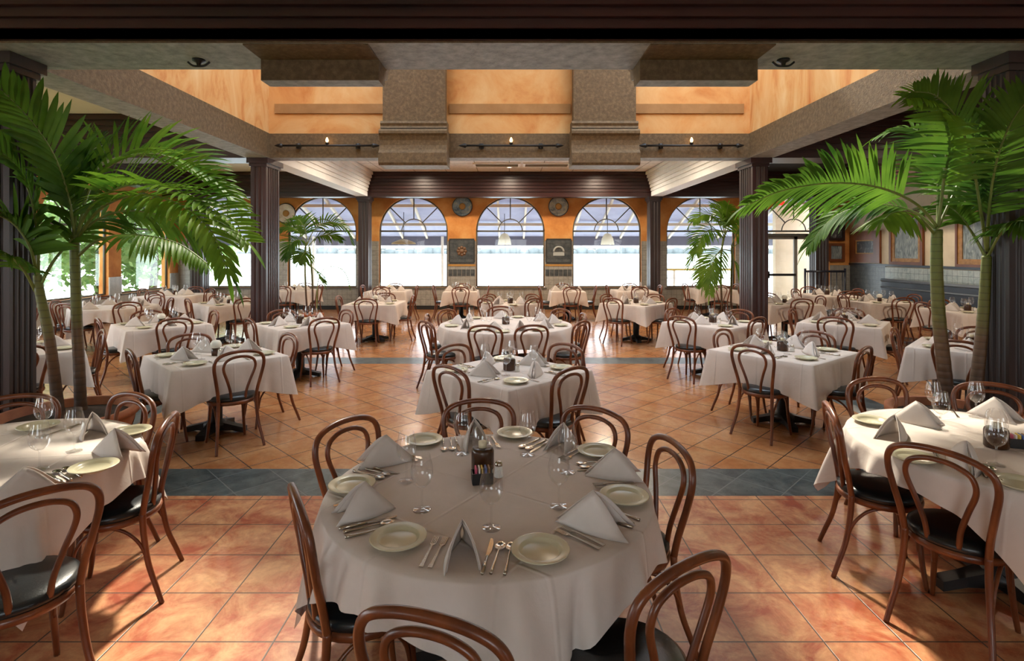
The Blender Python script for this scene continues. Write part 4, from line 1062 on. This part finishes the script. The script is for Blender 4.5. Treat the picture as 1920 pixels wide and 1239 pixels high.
# second crown
FR(pl,B0,[(70,520,4.3),(55,460,4.2),(20,415,4.1),(-30,400,3.95),(-80,420,3.8)],L=.44,roll=.4,lift=.6,droop=.6,n=24,w=.026)
FR(pl,B0,[(72,520,4.3),(70,440,4.25),(55,360,4.15),(20,300,4.0),(-30,270,3.9)],L=.46,roll=1.1,lift=.2,droop=.35,n=24,w=.028)
FR(pl,B0,[(78,530,4.3),(100,490,4.35),(130,455,4.45),(165,420,4.6),(210,410,4.8),(240,430,5.0)],L=.36,roll=-.5,lift=.4,droop=.7,n=24,w=.016,start=.35)
FR(pl,B0,[(66,545,4.3),(40,500,4.15),(0,470,4.0),(-50,470,3.9)],L=.36,roll=.3,lift=.2,droop=.9,n=20,w=.017,start=.3)

# right palm, picture-wall side
bx2=Vector((3.48,4.28,0)); planter(3.48,4.28,.47,.54,'wide terracotta planter holding the palm beside the picture-wall post')
pr=thing('palm_tree','tall bright green palm with two trunks in terracotta planter, picture-wall side','palm',(bx2.x,bx2.y,.47)); B1=Vector((bx2.x,bx2.y,.47))
trunk(pr,W([(1778,780,4.5),(1770,690,4.5),(1760,590,4.5),(1756,500,4.5),(1757,430,4.5)],B1),.054,.038)
trunk(pr,W([(1822,775,4.55),(1834,690,4.55),(1842,610,4.55),(1847,540,4.55),(1850,480,4.55)],B1),.05,.033)
FR(pr,B1,[(1757,425,4.5),(1725,388,4.45),(1680,362,4.35),(1620,346,4.25),(1545,344,4.1),(1465,358,3.95),(1400,385,3.85)],L=.46,roll=-.85,lift=.45,droop=.6,n=46,w=.018,mat='leaf')
FR(pr,B1,[(1755,430,4.5),(1722,402,4.6),(1680,387,4.7),(1620,386,4.8),(1560,410,4.9),(1515,462,4.95)],L=.42,roll=.4,lift=.2,droop=.6,n=34,w=.017)
FR(pr,B1,[(1753,440,4.5),(1730,415,4.4),(1700,398,4.3),(1672,400,4.2),(1655,415,4.1)],L=.36,roll=.1,lift=-.1,droop=.9,n=16,w=.016,start=.5,mat='leafb')
FR(pr,B1,[(1759,425,4.5),(1768,350,4.45),(1775,280,4.35),(1765,220,4.2),(1735,185,4.05),(1700,185,3.95)],L=.42,roll=.9,lift=.3,droop=.5,n=34,w=.018,mat='leafb')
FR(pr,B1,[(1850,470,4.55),(1838,390,4.45),(1822,300,4.3),(1795,225,4.15),(1755,180,4.0),(1715,172,3.9)],L=.46,roll=-.7,lift=.35,droop=.3,n=36,w=.016)
FR(pr,B1,[(1851,470,4.55),(1856,380,4.4),(1872,290,4.2),(1905,215,4.0),(1955,165,3.8)],L=.52,roll=.5,lift=.3,droop=.5,n=34,w=.018)
FR(pr,B1,[(1760,425,4.5),(1785,370,4.6),(1815,310,4.8),(1860,270,5.0),(1920,260,5.2)],L=.5,roll=.4,lift=.3,droop=.7,n=32,w=.018)
FR(pr,B1,[(1853,480,4.55),(1875,440,4.4),(1905,415,4.2),(1950,420,4.0)],L=.42,roll=-.4,lift=.3,droop=.8,n=24,w=.017,start=.3)
FR(pr,B1,[(1847,480,4.55),(1825,440,4.6),(1795,400,4.7),(1765,385,4.8),(1735,395,4.9)],L=.34,roll=.4,lift=.3,droop=.8,n=20,w=.016,start=.4)
FR(pr,B1,[(1852,500,4.55),(1880,470,4.7),(1920,440,4.9),(1970,430,5.1)],L=.4,roll=.2,lift=.2,droop=.9,n=22,w=.016,start=.45,mat='leafb')
FR(pr,B1,[(1758,425,4.5),(1758,340,4.65),(1745,270,4.85),(1705,240,5.05),(1650,255,5.2)],L=.42,roll=.3,lift=.4,droop=.7,n=30,w=.017)
FR(pr,B1,[(1852,470,4.55),(1862,400,4.8),(1885,340,5.1),(1930,320,5.4)],L=.46,roll=.2,lift=.4,droop=.7,n=26,w=.018)

# small palms by the windows
def small_palm(px,D,label,plabel,trs,frs,mat,L,w,seed,pname='plant_pot'):
    x=(px-CX)/F*D; planter(x,D,.24,.36,plabel,pname)
    t=thing('palm_tree',label,'palm',(x,D,.31)); B=Vector((x,D,.31))
    for tr in trs: 
        path=W(tr,B); f=MB(); f.tube(catmull(path,5),.022,8); f.build('trunk',M['trunk'],t)
    for fr_ in frs: frond(t,W(fr_,B),L=L,n=26,roll=.5,lift=.35,droop=.7,w=w,start=.25,mat=mat,r0=.012,rnd=rn)
small_palm(580,12.6,'slender dark palm silhouetted against the arched window beside garden-side column','plant pot under the slender dark palm by the windows',
  [[(577,596,12.6),(573,540,12.6),(572,480,12.6),(574,455,12.6)],[(586,598,12.6),(586,540,12.6),(583,490,12.6),(580,462,12.6)]],
  [[(575,460,12.6),(560,435,12.5),(540,425,12.4),(520,435,12.3)],[(576,458,12.6),(590,430,12.6),(615,416,12.6),(645,425,12.6),(662,460,12.6)],
   [(575,460,12.6),(565,450,12.4),(548,455,12.2),(535,485,12.1)],[(578,462,12.6),(595,445,12.8),(620,440,13),(640,450,13.1)],
   [(576,460,12.6),(572,430,12.7),(560,412,12.9),(545,410,13)],[(580,470,12.6),(570,475,12.3),(560,490,12.1)],[(584,500,12.6),(595,510,12.5),(606,528,12.4)]],'leaf',.44,.018,5)
small_palm(1362,11.6,'bright green small palm before the arched window beside picture-side column','plant pot under the bright green small palm',
  [[(1356,605,11.6),(1352,540,11.6),(1352,480,11.6),(1358,440,11.6)],[(1370,605,11.6),(1371,540,11.6),(1372,490,11.6),(1372,460,11.6)]],
  [[(1358,445,11.6),(1345,415,11.5),(1322,402,11.4),(1300,415,11.3)],[(1360,440,11.6),(1362,405,11.5),(1365,385,11.3)],[(1372,460,11.6),(1385,430,11.5),(1402,420,11.3),(1412,445,11.2)],
   [(1358,445,11.6),(1335,440,11.7),(1310,460,11.8),(1290,500,11.9)],[(1372,465,11.6),(1392,455,11.5),(1402,480,11.4)],[(1356,470,11.6),(1340,480,11.5),(1325,505,11.4),(1318,535,11.3)],[(1372,470,11.6),(1380,500,11.5),(1388,540,11.4)],[(1358,450,11.6),(1340,430,11.3),(1318,440,11.1),(1305,475,11.0)],[(1370,470,11.6),(1350,470,11.3),(1335,500,11.1),(1330,550,11.0)],[(1360,445,11.6),(1350,400,11.6),(1335,385,11.6)],[(1360,440,11.6),(1375,410,11.8),(1395,400,12)]],'leafb',.5,.016,6)
fs_=thing('potted_fern','single arching fern frond against the bright window behind the slender palms','plant',((594-CX)/F*13.3,13.3,0))
f=MB(); f.lathe([(0,0),(.12,0),(.17,.25),(.17,.28),(0,.27)],20); f.build('pot',M['terrapot'],fs_)
frond(fs_,[P(*p)-Vector(fs_.location) for p in ((594,580,13.3),(596,530,13.3),(608,504,13.3),(630,500,13.2),(648,512,13.1),(656,540,13))],L=.14,n=18,roll=.2,lift=.2,droop=.5,w=.012,start=.55,mat='leaf',rnd=rn)

# ------------------------------------------------------------------ outside
bb=MB(); bb.box(-60,60,YB+.25,21.5,-.4,-.15); struct(bb.build('ground_terrace',M['concrete']))
bb=MB(); bb.add([(-400,21.5,-1.2),(400,21.5,-1.2),(400,600,-1.2),(-400,600,-1.2)],[(0,1,2,3)]); struct(bb.build('water',M['water']))
bb=MB(); bb.box(-400,400,520,540,-1.2,4.0)
for k in range(90): 
    x=-400+k*9; h=rn.uniform(4,8); bb.lathe([(6.5,0),(6,h*.6),(3,h*.92),(0,h)],8,c=(x,519,-1.2))
struct(bb.build('shore_land',M['shore']))
bb=MB(); bb.box(-60,XL-.25,-12,YB+.25,-.3,-.05); struct(bb.build('lawn_ground',M['lawn']))
bb=MB(); bb.box(-30,30,-12,YF-.25,-.3,-.05); struct(bb.build('ground_front',M['concrete']))
bb=MB(); bb.box(8.9,13,18.4,18.6,-.3,4.2); struct(bb.build('wall_terrace',M['cream']))
# awning over the terrace
aw=thing('awning','pale blue-grey canvas awning over the terrace outside the windows','awning',(0,YB+.25,3.85))
f=MB(); f.prism([(0,0),(4.4,-1.5),(4.4,-1.47),(0,.03)],'x',-13,12); cv=f.build('canvas',M['awning'],aw)
f=MB(); f.box(-13,12,4.38,4.41,-1.86,-1.5); f.build('valance',M['valance'],cv)
for k in range(27):
    x=-12.6+k*.94; f=MB(); f.obox((x,2.2,-.80),(.035,0,0),(0,2.18,-.743),(0,.016,.05)); f.build('rafter',M['rafter'],aw)
for k,yy in enumerate((1.3,2.9)):
    f=MB(); z=-yy*1.5/4.4-.12; f.box(-13,12,yy-.04,yy+.04,z-.05,z+.05); f.build('purlin',M['rafter'],aw)
for k in range(6):
    f=MB(); x=-12.6+k*5; f.box(x-.05,x+.05,4.3,4.38,-4.0,-1.5); f.build('post',M['white'],aw)
for px,lb in((946,'pale bell lamp hanging outside the middle arched window'),(1139,'pale bell lamp hanging outside the window picture-side of the middle one')):
    D=19.3; x=(px-CX)/F*D; t=thing('pendant_lamp',lb,'lamp',(x,D,2.0))
    f=MB(); f.openlathe([(.24,0),(.23,.06),(.2,.22),(.12,.36),(.05,.40)],20); f.build('lamp_shade',M['lampshade'],t)
    f=MB(); f.tube([(0,0,.38),(0,0,1.1)],.012,6); f.build('cord',M['iron'],t)
t=thing('pendant_lamp','flat tan dish lamp hanging outside the arched window beside garden-side far column','lamp',((757-CX)/F*19,19,2.02))
f=MB(); f.openlathe([(.42,0),(.40,.05),(.2,.13),(.06,.17)],20); f.build('lamp_shade',plain('tan_shade',srgb(176,158,120),.7),t)
f=MB(); f.tube([(0,0,.15),(0,0,1.1)],.012,6); f.build('cord',M['iron'],t)
rl=thing('terrace_railing','terrace railing with a yellow top rail outside the window behind the bright palm','railing',(7.2,20.6,-.15))
f=MB(); f.box(-2.2,2.2,-.05,.05,1.2,1.28); f.build('top_rail',M['railyellow'],rl)
for k in range(5):
    f=MB(); f.box(-2.15+k*1.07,-2.07+k*1.07,-.04,.04,0,1.2); f.build('post',M['white'],rl)
f=MB()
for z in(.3,.6,.9): f.box(-2.2,2.2,-.015,.015,z,z+.03)
f.build('rail_panel',M['white'],rl)
tt=thing('terrace_table','white round terrace table outside the window behind the bright palm','table',(6.6,18.8,-.15))
f=MB(); f.lathe([(0,.72),(.5,.72),(.5,.75),(0,.75)],24); f.build('tabletop',M['white'],tt)
f=MB(); f.lathe([(.25,0),(.25,.03),(.04,.06),(.04,.72)],12); f.build('column',M['white'],tt)
# garden trees
def tree(x,y,h,r,seed,label):
    rr=random.Random(seed); t=thing('garden_tree',label,'tree',(x,y,-.05),0,'garden trees outside the windows')
    f=MB(); f.tube(catmull([(0,0,0),(.1,.05,h*.3),(-.05,.1,h*.55),(.1,0,h*.8)],4),[.16-.1*i/12 for i in range(13)],8)
    for k in range(5):
        a=rr.uniform(0,6.28); f.tube([(0,0,h*.45),(r*.4*math.cos(a),r*.4*math.sin(a),h*.65),(r*.7*math.cos(a),r*.7*math.sin(a),h*.8)],[.06,.04,.015],6)
    f.build('trunk',M['bark'],t)
    f=MB(); vs=[];fs=[]
    for k in range(2400):
        a=rr.uniform(0,6.28); u=rr.uniform(-1,1); q3=rr.random()**.4
        s=math.sqrt(1-u*u); c=Vector((r*q3*s*math.cos(a),r*q3*s*math.sin(a),h*.56+h*.44*q3*u+.25*math.sin(5*a+3*u)))
        d=Vector((rr.uniform(-1,1),rr.uniform(-1,1),rr.uniform(-1,.4))).normalized(); e=d.orthogonal().normalized(); e.rotate(Matrix.Rotation(rr.uniform(0,6),3,d))
        L=rr.uniform(.18,.38); o=len(vs); vs+=[c,c+d*L*.5+e*L*.28,c+d*L,c+d*L*.5-e*L*.28]; fs.append((o,o+1,o+2,o+3))
    f.add(vs,fs,0,True); f.build('crown',M['treeleaf'],t,fix=False)
tree(-13.0,17.4,4.6,1.9,1,'broad green tree outside the garden window beyond the palm trunks')
tree(-13.9,21.4,5.0,2.3,2,'green tree outside the garden window by the corner pier')
tree(-18.5,21.0,6.0,2.4,3,'taller green tree standing behind the others outside the garden windows')
tree(-13.6,13.4,4.4,1.7,4,'green tree outside the garden window behind the fluted post')
tree(-18.0,15.6,6.0,2.3,5,'taller tree outside the garden windows, seen past the palm fronds')
tree(-14.6,26.0,5.5,2.2,6,'green tree past the garden corner of the terrace')

# ------------------------------------------------------------------ light and camera
w=bpy.data.worlds.new('sky'); S.world=w; w.use_nodes=True; nt=w.node_tree; bg=nt.nodes['Background']
tc=nt.nodes.new('ShaderNodeTexCoord'); sp=nt.nodes.new('ShaderNodeSeparateXYZ'); nt.links.new(tc.outputs['Generated'],sp.inputs[0])
cr=ramp(nt,sp.outputs['Z'],[(0.0,(.93,.97,1,1)),(.35,(.86,.93,1,1)),(1,(.72,.85,1,1))]); nt.links.new(cr,bg.inputs['Color']); bg.inputs['Strength'].default_value=4.4
su=bpy.data.lights.new('sun','SUN'); su.energy=5.5; su.angle=R(4); su.color=(1,.90,.74)
so=bpy.data.objects.new('sun',su); COL.objects.link(so)
sd=Vector((.07,-1,-1.05)); so.rotation_euler=sd.to_track_quat('-Z','Y').to_euler(); so.location=(0,12,14)

cam=bpy.data.cameras.new('camera'); co=bpy.data.objects.new('camera',cam); COL.objects.link(co)
cam.sensor_width=36; cam.lens=F/1920*36; cam.clip_start=.05; cam.clip_end=2000
cam.shift_x=(960-CX)/1920; cam.shift_y=-(619.5-HY)/1920
co.location=(0,0,EYE); co.rotation_euler=(PI/2,0,0); S.camera=co
S.view_settings.view_transform='Standard'; S.view_settings.look='None'; S.view_settings.gamma=1; S.view_settings.use_curve_mapping=False
S.view_settings.exposure=.8
cy=S.cycles; cy.max_bounces=7; cy.diffuse_bounces=4; cy.glossy_bounces=3; cy.transmission_bounces=4; cy.transparent_max_bounces=24; cy.caustics_reflective=False; cy.caustics_refractive=False
cy.use_denoising=True; cy.sample_clamp_indirect=6
